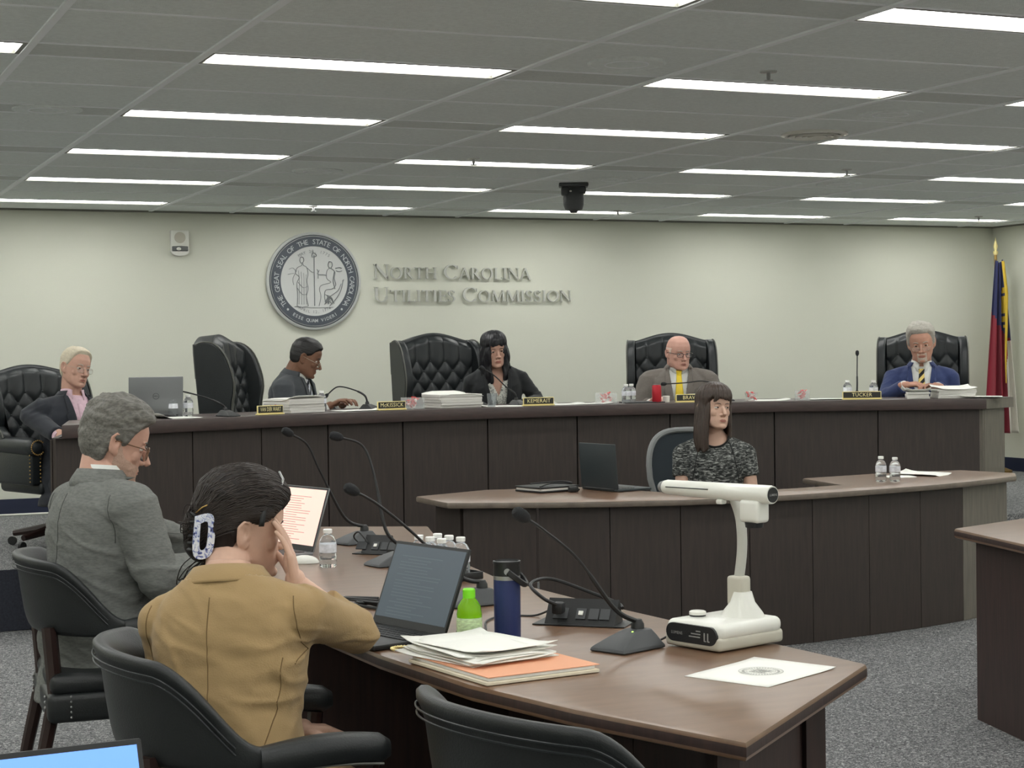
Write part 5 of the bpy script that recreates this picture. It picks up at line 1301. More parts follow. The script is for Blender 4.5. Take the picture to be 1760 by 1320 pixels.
def person(label, loc, hd, lean=6, side=0, twist=0, k=1.0, fem=False, belly=0, head=None, arms=None, outfit=None, skinm=None, hand_kw=None, legs=True, shoulder=.175, sh_drop=0, knees=None, neck_len=0, hi=False):
    root = empty('person', loc, -math.radians(hd), label, 'person')
    Mt = np.array(Matrix.Rotation(-math.radians(lean), 4, 'X')@Matrix.Rotation(math.radians(side), 4, 'Y')@Matrix.Rotation(-math.radians(twist), 4, 'Z'))
    Mi = np.linalg.inv(Mt)
    # ---- head
    hp = head or {}
    hc = xf(Mt, [[0, hp.get('fwd', .015), .714*k+neck_len]])[0]+np.array(hp.get('shift', (0, 0, 0)))
    Rh = np.array(Matrix.Rotation(-math.radians(hp.get('yaw', 0)), 3, 'Z')@Matrix.Rotation(-math.radians(hp.get('pitch', 0)), 3, 'X')@Matrix.Rotation(math.radians(hp.get('roll', 0)), 3, 'Y'))
    hs = hp.get('size', 1.0); Mh = np.eye(4); Mh[:3, :3] = Rh*hs; Mh[:3, 3] = hc; Mhi = np.linalg.inv(Mh)
    nb = xf(Mhi, xf(Mt, [[0, -.02, .54*k]]))[0]
    hV, hF = make_head(fem=fem, nose=hp.get('nose', 1), jaw=hp.get('jaw', 1), age=hp.get('age', 0), neck_to=tuple(nb), width=hp.get('width', 1), vox=.0026 if hi else .0034, neck_r=hp.get('neck', None))
    body = MB()
    # ---- trunk, legs, arms under the clothes
    core = MB(); core.loft(torso_rings(k, -.004, fem=fem, belly=belly), 28, 2.3, M=Mt)
    kn = knees or [(.11, .40, -.02), (-.11, .40, -.02)]; ft = [(q[0]*1.05, q[1]+.05, -loc[2]+hp.get('floor', 0)+.07) for q in kn]
    for s, q, f_ in ((1, kn[0], ft[0]), (-1, kn[1], ft[1])):
        core.cap((s*.09, .02, .06), q, .072, .052); core.cap(q, f_, .05, .035)
        core.cap(f_, (f_[0], f_[1]+.14, f_[2]-.03), .036, .03)
    arms = arms or {}
    A = {}
    for s, nm in ((1, 'R'), (-1, 'L')):
        sh = xf(Mt, [[s*shoulder*k, -.005, (.475-sh_drop)*k]])[0]; a = arms.get(nm, {})
        el = np.array(a.get('elbow', (s*.26, .10, .22))); wr = np.array(a.get('wrist', (s*.16, .34, .24)))
        A[nm] = (sh, el, wr, a)
        core.cap(sh, el, .046*k, .038*k); core.cap(el, wr, .037*k, .026*k)
    cV, cF = remesh(core, .011, 1); body.add(cV, cF)
    hVw = xf(Mh, hV); body.add(hVw, hF)
    for nm, s in (('R', 1), ('L', -1)):
        sh, el, wr, a = A[nm]
        if a.get('hand', True):
            d = np.array(a.get('dir', wr-el)); u_ = np.array(a.get('up', (0, 0, 1)))
            V, F = hand_mesh(wr, d, u_, a.get('thumb', -s), a.get('curl', .5), (.92 if fem else 1.0)*a.get('size', 1.0), a.get('spread', .08), a.get('tdir', (.6, .75, -.25)), .0024 if hi else .0032); body.add(V, F)
            if a.get('fore'): body.cap(el, wr, .034*k, .024*k, 18)
    raw('body', np.array(body.v), body.f, skinm, root)
    add_face(Mh, root, skinm, hV, hF, gaze=hp.get('gaze', 0), brows=hp.get('brows'), lipm=hp.get('lipm', LIP if fem else LIPM), fem=fem, glasses=hp.get('glasses'), dark_lash=fem, iris=hp.get('iris', IRISB))
    # ---- hair
    for nm, (V, F), m in hp.get('hair', []): raw(nm, xf(Mh, V), F, m, root)
    # ---- clothes
    of = outfit
    def folds(V, F, amp, els):
        N = normals(V, F); L = xf(Mi, V)
        n1 = pnoise(L, (10, 10, 26), 3)*.5+pnoise(L, (16, 22, 46), 5)*.5
        near = np.full(len(V), .35)
        for e, rr in els: near += 1.5*np.exp(-(((V-e)**2).sum(1))/rr**2)
        ridg = 1-np.abs(pnoise(V, (22, 26, 60), 8))*2
        rd2 = np.clip(1-np.abs(pnoise(V@np.array(Matrix.Rotation(.5, 3, 'Y')), (9, 11, 34), 12))*4, 0, 1)**1.5
        return V+N*(amp*n1*near+amp*.55*ridg*near*.6+amp*.9*rd2*np.minimum(near, 1.4))[:, None]
    els = [(A['R'][1], .10), (A['L'][1], .10), (xf(Mt, [[.12, -.05, .36]])[0], .10), (xf(Mt, [[-.12, -.05, .36]])[0], .10), (xf(Mt, [[0, -.1, .08]])[0], .16)]
    inf = of.get('inf', .020)
    if of.get('shirt'):
        mb = MB(); mb.loft(torso_rings(k, .006, fem=fem, belly=belly, zhi=.56), 36, 2.3, M=Mt)
        sV, sF = remesh(mb, .007, 2)
        lS = xf(Mi, sV); sbvh = BVHTree.FromPolygons([tuple(p) for p in lS.tolist()], sF)
        cut = of.get('shirt_v')
        if cut:
            keep = [f for f in sF if not ((lambda c: c[1] > 0 and c[2] > cut[1] and abs(c[0]) < cut[0]*(c[2]-cut[1])/(.56*k-cut[1])+.0)(lS[list(f)].mean(0)))]; sF2 = keep
        else: sF2 = sF
        raw('shirt', sV, sF2, of['shirt'], root)
        if of.get('collar', True):
            P = []
            g0 = math.radians(of.get('collar_gap', 12))
            for t in np.linspace(g0, 2*PI-g0, 33):
                a = PI/2+t; fr_ = math.exp(-(min(t, 2*PI-t)/.5)**2); P.append([((.074+.012*fr_)*math.cos(a), -.006+(.074+.020*fr_)*math.sin(a), .533*k-.020*fr_), (.075*math.cos(a), -.008+.073*math.sin(a), .552*k), (.066*math.cos(a), -.010+.064*math.sin(a), .592*k-.022*fr_), (.061*math.cos(a), -.010+.060*math.sin(a), .590*k-.024*fr_)])
            mb = MB(); mb.grid(P); o = raw('shirt_collar', xf(Mt, np.array(mb.v)), mb.f, of.get('collar_mat', of['shirt']), root); sd = o.modifiers.new('s', 'SOLIDIFY'); sd.thickness = .0025
        if of.get('tie'):
            tm_, w_ = of['tie'], .036
            rows = [[(x*(.018+(.042-.018)*min(1, max(0, (.50-z)/.25))), z) for x in np.linspace(-1, 1, 7)] for z in np.linspace(.515*k, .10, 24)]
            P = drape(sbvh, rows, .006); mb = MB(); mb.grid(P); o = raw('tie', xf(Mt, np.array(mb.v)), mb.f, tm_, root); sd = o.modifiers.new('s', 'SOLIDIFY'); sd.thickness = .004; sd.offset = 1
            h = sbvh.ray_cast(Vector((0, .6, .52*k)), Vector((0, -1, 0)))[0]; yk = (h.y if h else .07)
            mb = MB(); mb.loft([(.498*k, 0, yk+.004, .012, .010), (.51*k, 0, yk+.006, .016, .013), (.532*k, 0, yk+.002, .021, .012), (.54*k, 0, yk-.002, .020, .010)], 14, 2.4, M=Mt); mb.build('tie_knot', tm_, o, smooth=180)
        if of.get('placket'):
            P = drape(sbvh, [[(x*.016, z) for x in (-1, 0, 1)] for z in np.linspace(.50*k, .12, 16)], .002); mb = MB(); mb.grid(P); o = raw('placket', xf(Mt, np.array(mb.v)), mb.f, of['shirt'], root); sd = o.modifiers.new('s', 'SOLIDIFY'); sd.thickness = .002; sd.offset = 1
        if of.get('lanyard'):
            mb = MB()
            for s in (-1, 1):
                pts = [(s*(.070-.066*t), .50*k-.32*t) for t in np.linspace(0, 1, 12)]; P = drape(sbvh, [pts], .007)[0]; mb.tube(P, .003, 6)
            raw('lanyard', xf(Mt, np.array(mb.v)), mb.f, BLACK, root)
    if of.get('top'):
        jk = MB()
        lo = of.get('hem', [(-.10, 0, .0, .195, .15), (-.06, 0, 0, .19, .145)])
        jk.loft(torso_rings(k, inf, fem=fem, belly=belly, zhi=of.get('ztop', .556), extra_lo=[(a_, b_, c_, d_*k*(.93 if fem else 1), e_*k) for a_, b_, c_, d_, e_ in lo]), 40, 2.4, M=Mt)
        rs_ = of.get('sleeve', (.070, .058, .045)); frac = of.get('sleeve_len', 1.0)
        for nm, s in (('R', 1), ('L', -1)):
            sh, el, wr, a = A[nm]; r0, r1, r2 = [q*k*(.88 if fem else 1) for q in rs_]
            jk.ell(sh+np.array([0, 0, -.012]), (r0*.96, r0*1.02, r0*.96), 18, 12)
            if frac <= .6: e2 = sh+(el-sh)*frac*1.6; jk.tube([sh, sh+(e2-sh)*.5, e2], [r0, r0*.97, r1*1.04], 20)
            else:
                jk.tube([sh, sh+(el-sh)*.5, el], [r0, (r0+r1)/2*.97, r1], 20); jk.ell(el, (r1, r1, r1), 16, 12); e2 = el+(wr-el)*a.get('cuff', .90); jk.tube([el, el+(e2-el)*.5, e2], [r1, (r1+r2)/2*1.02, r2*1.08], 20)
            # trapezius
            jk.cap(sh+(xf(Mt, [[0, -.015, .545*k]])[0]-sh)*.10-np.array([0, 0, .006]), xf(Mt, [[s*.060, -.018, .522*k]])[0], r0*.88, .044, 16)
        V, F = remesh(jk, .0062 if hi else .0075, 12 if hi else 8, .6)
        LV = xf(Mi, V); bvh = BVHTree.FromPolygons([tuple(p) for p in LV.tolist()], F)
        V = folds(V, F, of.get('fold', .005), els); L = xf(Mi, V)
        v = of.get('vneck'); cen = np.array([L[list(f)].mean(0) for f in F]); keep = np.ones(len(F), bool)
        if v:
            wt, zb = v; wz = np.interp(cen[:, 2], [zb-.20, zb, .565*k], [.05 if of.get('open_hem') else 0, .008, wt]); keep &= ~((cen[:, 1] > .0) & (cen[:, 2] > (zb if not of.get('open_hem') else -.2)) & (np.abs(cen[:, 0]) < wz))
        if of.get('scoop'): c0 = of['scoop']; keep &= ~((((cen[:, 0])/c0[0])**2+((cen[:, 2]-c0[2])/c0[1])**2 < 1) & (cen[:, 1] > -.03) | (cen[:, 2] > .553*k))
        else: keep &= ~(cen[:, 2] > .552*k)
        # open sleeve ends
        F2 = [f for f, q in zip(F, keep) if q]
        o = raw('jacket' if not of.get('is_tee') else 'top', V, F2, of['top'], root); sd = o.modifiers.new('s', 'SOLIDIFY'); sd.thickness = .003; sd.offset = -1
        if v:
            wt, zb = v; lw = of.get('lapel', .050)
            for s in (-1, 1):
                rows = []
                for t in np.linspace(0, 1, 26):
                    z = .560*k+(zb-.560*k)*t; xi = wt+(.008-wt)*t
                    notch = .70 if .24 < t < .31 and not of.get('shawl') else 1.0
                    ww = lw*(np.interp(t, [0, .24, .32, .40, 1], [.35, .80, 1.15, 1.10, .12]) if not of.get('shawl') else np.interp(t, [0, .3, 1], [.5, .7, .1]))*notch
                    rows.append([(s*(xi-.003+ww*q), z) for q in np.linspace(0, 1, 6)])
                P = drape(bvh, rows, .0055, .06); mb = MB(); mb.grid(P, flip=(s < 0)); q = raw('lapel', xf(Mt, np.array(mb.v)), mb.f, of['top'], root); sd = q.modifiers.new('s', 'SOLIDIFY'); sd.thickness = .003; sd.offset = 1
            P = []
            g0 = .75
            for t in np.linspace(g0, 2*PI-g0, 31):
                a = PI/2+t; P.append([((.114 if not fem else .108)*math.cos(a), -.017+(.096 if not fem else .091)*math.sin(a), (.522 if not fem else .536)*k), ((.106)*math.cos(a), -.017+.090*math.sin(a), .542*k), (.100*math.cos(a), -.018+.084*math.sin(a), .552*k), (.080*math.cos(a), -.016+.072*math.sin(a), .578*k), (.074*math.cos(a), -.014+.067*math.sin(a), .577*k)])
            mb = MB(); mb.grid(P); q = raw('jacket_collar', xf(Mt, np.array(mb.v)), mb.f, of['top'], root); sd = q.modifiers.new('s', 'SOLIDIFY'); sd.thickness = .003
        if of.get('scoop'):
            c0 = of['scoop']; pts = [(c0[0]*1.0*math.cos(a), c0[2]+c0[1]*1.0*math.sin(a)) for a in np.linspace(-PI-.25, .25, 41)]
            P = drape(bvh, [pts], .001, .0)[0]; mb = MB(); mb.tube(P, .0052, 8)
            for s in (-1, 1): mb.tube(drape(bvh, [[(s*(.066+.060*t**.6), .522-.22*t) for t in np.linspace(0, 1, 16)]], .0005, .05)[0], .0026, 6)
            raw('neckline_trim', xf(Mt, np.array(mb.v)), mb.f, BLKM, root)
        if of.get('backseam'):
            V2 = xf(Mi, V); b2 = BVHTree.FromPolygons([tuple(p) for p in V2.tolist()], F); mb = MB()
            def bd(pts):
                q = []
                for x, z in pts:
                    h = b2.ray_cast(Vector((x, -.6, z)), Vector((0, 1, 0)))[0]
                    if h is not None: q.append((x, h.y-.0004, z))
                return q
            lines = [[(0, z) for z in np.linspace(.50*k, .0, 40)]]
            for s in (-1, 1):
                lines.append([(s*(shoulder*1.02+.010*math.sin(PI*t)), .50*k-.15*t) for t in np.linspace(0, 1, 16)])
                if of['backseam'] > 1: lines.append([(s*(.155-.075*t**1.3), .36*k-.34*t) for t in np.linspace(0, 1, 26)])
            if of['backseam'] > 1: lines.append([(x, .13) for x in np.linspace(-.15, .15, 30)])
            for l in lines: mb.tube(bd(l), .0013, 5)
            raw('seam', xf(Mt, np.array(mb.v)), mb.f, of['seam_mat'], root)
        if of.get('cuff'):
            for nm in 'RL':
                sh, el, wr, a = A[nm]
                if a.get('hand', True):
                    d = (wr-el)/np.linalg.norm(wr-el); e2 = el+(wr-el)*a.get('cuff', .90); mb = MB(); mb.tube([e2-d*.02, e2+d*.010, e2+d*.024], [.036*k, .036*k, .034*k], 20); raw('shirt_cuff', np.array(mb.v), mb.f, of['cuff'], root, smooth=50)
        if of.get('pocket_square'):
            P = drape(bvh, [[(x, z+.012*math.sin(x*300)*(z > .36)) for x in np.linspace(-.118, -.075, 8)] for z in (.345, .355, .37)], .008); mb = MB(); mb.grid(P); raw('pocket_square', xf(Mt, np.array(mb.v)), mb.f, PAPER, root)
            P = drape(bvh, [[(-.088, .455)]], .016)[0][0]; mb = MB(); mb.ell(P, (.008, .004, .008), 10, 8); raw('lapel_pin', xf(Mt, np.array(mb.v)), mb.f, SILVER, root)
        if of.get('seams'):
            for s in (1,):
                pass
    if legs:
        tr_ = MB(); tr_.loft([(-.035, 0, .01, .165, .125), (.05, 0, 0, .178, .135), (.13, 0, 0, .166, .125)], 24, 2.4)
        for s, q, f_ in ((1, kn[0], ft[0]), (-1, kn[1], ft[1])):
            tr_.cap((s*.09, .02, .055), q, .086, .066); tr_.tube([q, (np.array(q)+np.array(f_))/2, np.array(f_)+np.array([0, 0, .03])], [.066, .060, .056], 16)
            tr_.ell(q, (.066, .066, .066), 14, 10)
        V, F = remesh(tr_, .011, 2); V = folds(V, F, .004, [(np.array(kn[0]), .1), (np.array(kn[1]), .1)]); raw('trousers', V, F, of.get('trousers', BLACK), root)
        for s, f_ in ((1, ft[0]), (-1, ft[1])):
            mb = MB(); mb.cap((f_[0], f_[1]-.02, f_[2]-.03), (f_[0], f_[1]+.15, f_[2]-.042), .040, .032, 16); mb.v = [(x, y, max(z, f_[2]-.069)) for x, y, z in mb.v]; mb.build('shoe', BLACK, root, smooth=180)
    return root, Mt, Mh, A
def pt(u, v, d):
    q = FW*d+RT*((u-880)/FPX*d)+UP*((660-v)/FPX*d); return np.array([q[0], q[1], q[2]+CAM_H])
def wl(loc, hd, p):
    h = math.radians(hd); q = np.array(p)-np.array(loc); c, s = math.cos(h), math.sin(h); return np.array([q[0]*c-q[1]*s, q[0]*s+q[1]*c, q[2]])
def hdir(a, up=0.0, hd=0):
    """unit vector of world heading a, expressed in the frame of a person heading hd"""
    r = math.radians(a-hd); return (math.sin(r), math.cos(r), up)
SK1 = skin('skin_fair_ruddy', (200, 158, 140)); SK2 = skin('skin_brown', (128, 94, 76)); SK3 = skin('skin_pale_olive', (194, 154, 136)); SK4 = skin('skin_pink', (208, 162, 146)); SK5 = skin('skin_tanned', (188, 142, 122)); SK6 = skin('skin_light', (208, 172, 152))
BLZ = mat('navy_black_wool', (40, 43, 50), .9, sheen=.1, bump=.1, bscale=300); PINK = mat('pink_shirt', (214, 184, 196), .8, var=.08, vscale=60)
GRYD = mat('charcoal_pinstripe', (64, 68, 72), .9, var=.06, vscale=160, sheen=.1); WSH = mat('white_shirt', (226, 228, 224), .8)
BLKJ = mat('black_jacket', (34, 36, 38), .9, sheen=.1); TAUPE = mat('taupe_suit', (110, 104, 98), .9, var=.06, vscale=120, sheen=.1)
BLUE = mat('blue_suit', (48, 60, 100), .9, var=.05, vscale=120, sheen=.1); YEL = mat('yellow_tie', (236, 206, 56), .6, var=.04, vscale=80)
STRIPE = ramp_mat('striped_tie', [(.0, (30, 30, 34)), (.47, (30, 30, 34)), (.5, (226, 200, 118)), (1.0, (226, 200, 118))], tex='wave', scale=7.5, rough=.6, bump=0, rot=(0, .75, 0), interp='CONSTANT')
STRIPE2 = ramp_mat('grey_dotted_tie', [(.0, (40, 44, 54)), (.45, (40, 44, 54)), (.5, (196, 200, 206)), (1.0, (196, 200, 206))], tex='wave', scale=9, rough=.6, bump=0, rot=(0, .6, 0), distortion=4, interp='CONSTANT')
BLOUSE = ramp_mat('patterned_blouse', [(.0, (220, 220, 212)), (.5, (214, 214, 206)), (.56, (96, 100, 98)), (.66, (222, 222, 214)), (1, (230, 230, 222))], scale=24, detail=2, rough=.8, bump=0, distortion=3)
GREYS = ramp_mat('grey_check_wool', [(.3, (104, 106, 103)), (.7, (124, 126, 122))], scale=60, rough=.95, bump=.1, stretch=(1, 1, 3))
TAN = mat('tan_wool', (160, 134, 94), .9, var=.05, vscale=14, bump=.12, bscale=260, sheen=.1)
KNIT = ramp_mat('melange_knit', [(.36, (34, 36, 36)), (.47, (62, 64, 63)), (.55, (96, 98, 96)), (.66, (158, 160, 156))], scale=58, detail=4, rough=1, bump=.3, stretch=(.8, .8, 2.4), distortion=.8)
HWHITE = mat('white_blond_hair', (200, 190, 168), .6, var=.12, vscale=60, stretch=(3, 1, 3)); HGREY = mat('silver_hair', (176, 172, 162), .6, var=.2, vscale=60, stretch=(3, 1, 3))
HBLACK = mat('black_hair', (28, 26, 26), .45, var=.2, vscale=60); HSALT = mat('salt_pepper_hair', (104, 102, 96), .6, var=.4, vscale=55, stretch=(3, 1, 3)); HBALD = mat('shaved_white_hair', (214, 190, 176), .7, var=.05, vscale=90)
HDK = mat('dark_brown_hair', (30, 25, 23), .5, spec=.3, var=.28, vscale=50, stretch=(4, 4, .6)); HBR = mat('brown_hair', (62, 50, 43), .42, var=.32, vscale=50, stretch=(4, 4, .5)); HJET = mat('near_black_hair', (30, 30, 34), .38, var=.2, vscale=50, stretch=(4, 4, .5))
STUB = mat('grey_stubble', (178, 148, 132), .9, var=.15, vscale=260); GOAT = mat('white_goatee', (190, 174, 160), .9, var=.15, vscale=200)
WIRE = mat('wire_frame', (176, 168, 150), .3, metal=.8); DKFR = mat('dark_frame', (44, 40, 38), .3); TORT = mat('tortoise_frame', (104, 70, 44), .3, var=.4, vscale=60)

# 1 ---- man far left, dark blazer over pink shirt
L1 = (*at(120, 10.42)[:2], .69); H1 = 162
person('grey-haired man in dark blazer and pink shirt at the left end of the bench', L1, H1, lean=-6, side=-5, skinm=SK1,
       head=dict(floor=DAIS, yaw=-10, pitch=3, roll=-10, fwd=.03, age=.8, brows=HGREY, size=.98, glasses=(WIRE, .023, .017, -.004, True, .0009),
                 hair=[('hair', short_hair(.006, .010, wave=.003, line=[(-.11, -.075), (-.06, -.07), (-.03, -.045), (-.018, .015), (.004, .018), (.012, .012), (.030, .035), (.045, .066), (.06, .092), (.1, .098)]), HWHITE)]),
       arms=dict(R=dict(elbow=wl(L1, H1, pt(52, 715, 10.4)), wrist=wl(L1, H1, pt(104, 752, 10.15)), dir=(0, .5, -.8), up=(.5, .6, .3), curl=.7),
                 L=dict(elbow=(-.27, .05, .22), wrist=(-.13, .26, .14), dir=(.4, .8, -.2), curl=.6)),
       outfit=dict(top=BLZ, shirt=PINK, vneck=(.072, .14), placket=True, lanyard=True, collar_gap=26, cuff=PINK, trousers=BLZ))
# 2 ---- man in profile
L2 = (*at(480, 11.35)[:2], .80); H2 = 128
person('dark-haired man in charcoal suit and glasses looking down in profile below the seal', L2, H2, lean=13, side=0, skinm=SK2, neck_len=-.045,
       head=dict(floor=DAIS, yaw=-16, pitch=20, roll=0, fwd=.035, brows=HBLACK, size=1.02, jaw=1.08, nose=.95, glasses=(WIRE, .021, .013, -.012, False, .0013), neck=.066,
                 hair=[('hair', short_hair(.006, .006, wave=.001, fine=.0016, line=[(-.11, -.060), (-.06, -.055), (-.03, -.035), (-.018, .015), (.004, .02), (.014, .02), (.034, .03), (.05, .058), (.07, .075), (.1, .08)]), HBLACK)]),
       arms=dict(R=dict(elbow=(.25, .14, .20), wrist=(.12, .38, .34), curl=.7), L=dict(elbow=(-.26, .14, .22), wrist=(-.12, .38, .34), curl=.7)),
       outfit=dict(top=GRYD, shirt=WSH, tie=STRIPE2, vneck=(.062, .15), cuff=WSH, trousers=GRYD))
# 3 ---- dark-haired woman
def curtains(front_y, zlen, seed=0, bang=True, width=.086, part=0.0, thick=.016, fill=1.0, back_len=None, wave=.004, ends=.0, a0=35, vox=.0042, out=1.0, forehead=.052):
    V0, F0 = short_hair(.012, .012, wave=.002, fine=.0, line=[(-.11, -.09), (-.05, -.09), (-.01, -.09), (.02, -.05), (.040, .015), (.055, .035), (.075, forehead), (.1, forehead+.01)], seed=seed)
    mb = MB(); mb.add(V0, F0); rs = random.Random(seed)
    n = 40
    for i in range(n):
        a = math.radians(a0+(360-2*a0)*i/(n-1))          # 0 = face, 180 = back
        if a > PI: aa = 2*PI-a
        else: aa = a
        x = math.sin(a)*.079; y = math.cos(a)*.088-.012
        zl = zlen if aa < 2.2 else (back_len or zlen); zl = zl+rs.uniform(-.012, .012)
        y0 = min(y, front_y+.004) ; o_ = out
        flare = 1.10+.10*abs(math.sin(a))
        P = [(x*.90, y0*.92-.004, .06), (x*1.06*o_, y0*1.02, .01), (x*1.12*o_, y0*1.0, -.05), (x*flare*o_, y0*.96-.004, -.11), (x*(flare+.02)*o_, y0*.9-.006, (zl-.11)/2), (x*(flare-ends)*o_, y0*.85-.004, zl)]
        P = catmull([np.array(p)+np.array([wave*rs.uniform(-1, 1), wave*rs.uniform(-1, 1), 0]) for p in P], 4)
        mb.tube(P, [thick*(.9-.25*(j/len(P))**3) for j in range(len(P))], 9)
    if bang:
        for i in range(13):
            x = -.048+.096*i/12; q = .98 if abs(x-part) > .008 else .9
            P = catmull([(x*.5+part*.4, .048, .118), (x*.85+part*.1, .080, .100), (x*1.02+.004*rs.uniform(-1, 1), .0955-.35*x*x*8*.02-abs(x)*.16, .066), (x*1.12, .0965-abs(x)*.30, forehead-.012+.012*rs.uniform(-1, 1)-abs(x)*.25)], 5)
            mb.tube(P, [.0085-.0045*(j/len(P))**2 for j in range(len(P))], 8, flat=.8)
    V, F = remesh(mb, vox, 2, .5); N = normals(V, F)
    ang = np.arctan2(V[:, 0], V[:, 1]); g = np.sin(ang*46+pnoise(V, (30, 30, 12), seed)*3)*.0011+np.sin(ang*23+V[:, 2]*20)*.001
    return V+N*g[:, None], F
L3 = (*at(858, 12.12)[:2], .835); H3 = 196
person('woman with long near-black hair in a black jacket and patterned blouse at the bench microphone', L3, H3, lean=10, side=4, fem=True, k=.97, skinm=SK3, shoulder=.165,
       head=dict(floor=DAIS, yaw=-10, pitch=6, roll=6, fwd=.03, brows=HJET, size=.97, jaw=.92, shift=(0, 0, -.035), hair=[('hair', curtains(.055, -.215, 3, part=-.02, wave=.010, ends=.04, forehead=.058, vox=.005), HJET)]),
       arms=dict(R=dict(elbow=wl(L3, H3, pt(800, 690, 12.1)), wrist=wl(L3, H3, pt(842, 706, 11.7)), curl=.4), L=dict(elbow=wl(L3, H3, pt(925, 688, 12.05)), wrist=wl(L3, H3, pt(892, 697, 11.62)), dir=wl((0, 0, 0), H3, (-.8, -.5, -.08)), curl=.25)),
       outfit=dict(top=BLKJ, shirt=BLOUSE, shirt_v=(.075, .36), collar=False, vneck=(.085, .05), shawl=True, lapel=.04, trousers=BLKJ, sleeve=(.066, .052, .04)))
# 4 ---- bald man, yellow tie
L4 = (*at(1166, 12.42)[:2], .775); H4 = 206
person('bald man in glasses, taupe suit and bright yellow tie at the bench', L4, H4, lean=3, belly=.05, k=1.02, skinm=SK4,
       head=dict(floor=DAIS, yaw=-24, pitch=6, fwd=.03, age=1, brows=HGREY, jaw=1.12, width=1.0, neck=.070, shift=(0, 0, -.06), glasses=(DKFR, .023, .015, -.001, False, .0019), hair=[('hair', short_hair(.0015, .001, wave=0, fine=.0006, crown=.045), HBALD)]),
       arms=dict(R=dict(elbow=(.31, .10, .20), wrist=(.20, .36, .33), curl=.6), L=dict(elbow=(-.31, .12, .20), wrist=(-.20, .40, .33), curl=.6)), shoulder=.195,
       outfit=dict(top=TAUPE, shirt=WSH, tie=YEL, vneck=(.075, .14), lapel=.052, cuff=WSH, trousers=TAUPE, inf=.03, sleeve=(.078, .066, .05)))
# 5 ---- man in blue suit
L5 = (*at(1584, 12.5)[:2], .785); H5 = 216
w5 = pt(1556, 662, 12.18); w6 = pt(1590, 668, 12.15)
person('man with white goatee, blue suit and striped tie at the right bench end', L5, H5, lean=8, side=0, k=1.0, skinm=SK5,
       head=dict(floor=DAIS, yaw=2, pitch=12, roll=5, fwd=.035, age=1, brows=HGREY, size=1.08, shift=(0, 0, .0), glasses=(WIRE, .022, .012, -.014, True, .0011),
                 hair=[('hair', short_hair(.012, .014, wave=.006, line=[(-.11, -.08), (-.06, -.07), (-.03, -.05), (-.018, .0), (.004, .0), (.014, -.01), (.028, .01), (.040, .05), (.055, .082), (.1, .09)]), HGREY), ('beard', beard(.0028, goatee=True), GOAT)]),
       arms=dict(R=dict(elbow=wl(L5, H5, pt(1522, 685, 12.35)), wrist=wl(L5, H5, w5), dir=wl((0, 0, 0), H5, (.80, -.60, .10)), up=(0, .3, .9), curl=.9, tdir=(.3, .9, -.3)),
                 L=dict(elbow=wl(L5, H5, pt(1640, 690, 12.4)), wrist=wl(L5, H5, pt(1610, 664, 12.14)), dir=wl((0, 0, 0), H5, (-.86, .2, .12)), up=(0, -.2, .95), curl=.9)),
       shoulder=.188, outfit=dict(top=BLUE, shirt=WSH, tie=STRIPE, vneck=(.075, .13), lapel=.055, cuff=WSH, trousers=BLUE, pocket_square=True))
# 6 ---- seated witness
L6 = (*at(1226, 9.55)[:2], .455); H6 = 206
person('young woman with long brown hair and fringe in a grey melange short-sleeved top', L6, H6, lean=2, fem=True, k=.97, skinm=SK6, shoulder=.172,
       head=dict(floor=0, yaw=-30, pitch=-4, roll=-3, fwd=.02, brows=HBR, jaw=.98, size=1.0, gaze=-.35, hair=[('hair', curtains(.045, -.225, 5, part=.0, wave=.002, thick=.013, ends=.05, forehead=.060, out=1.0, a0=50), HBR)]),
       arms=dict(R=dict(elbow=wl(L6, H6, pt(1172, 852, 9.5)), wrist=(.10, .30, .14), fore=True), L=dict(elbow=wl(L6, H6, pt(1293, 852, 9.5)), wrist=(-.10, .30, .14), fore=True)),
       outfit=dict(top=KNIT, is_tee=True, inf=.012, scoop=(.078, .062, .555), sleeve=(.068, .062, .05), sleeve_len=.36, fold=.002, trousers=BLKJ))
# 7 ---- man in grey suit, from behind
L7 = (1.00, 5.80, .505); H7 = 74
person('man in grey suit and glasses seen from behind at the counsel table', L7, H7, lean=6, side=-2, skinm=SK1, hi=True, neck_len=-.048, k=1.03, shoulder=.20,
       head=dict(floor=0, yaw=20, pitch=18, fwd=.03, age=.5, brows=HSALT, size=1.10, nose=1.0, glasses=(TORT, .024, .019, -.004, False, .0018), shift=(0, 0, .0),
                 hair=[('hair', short_hair(.013, .014, wave=.010, fine=.002, seed=3, wsc=(85, 65, 95), line=[(-.11, -.092), (-.06, -.086), (-.03, -.060), (-.018, .004), (.004, .010), (.012, -.002), (.024, .004), (.036, .036), (.052, .060), (.072, .076), (.1, .08)]), HSALT), ('beard', beard(.0022, seed=5), STUB)]),
       arms=dict(R=dict(elbow=wl(L7, H7, pt(272, 990, 5.60)), wrist=wl(L7, H7, pt(362, 975, 5.80)), curl=.5), L=dict(elbow=wl(L7, H7, pt(318, 945, 6.15)), wrist=wl(L7, H7, pt(400, 948, 6.1)), curl=.5)),
       outfit=dict(top=GREYS, shirt=WSH, vneck=(.07, .18), cuff=WSH, trousers=GREYS, backseam=1, seam_mat=mat('grey_seam', (66, 68, 66), .9), inf=.030, fold=.006, sleeve=(.082, .066, .050), hem=[(-.16, 0, -.05, .175, .11), (-.08, 0, -.01, .19, .14)]))
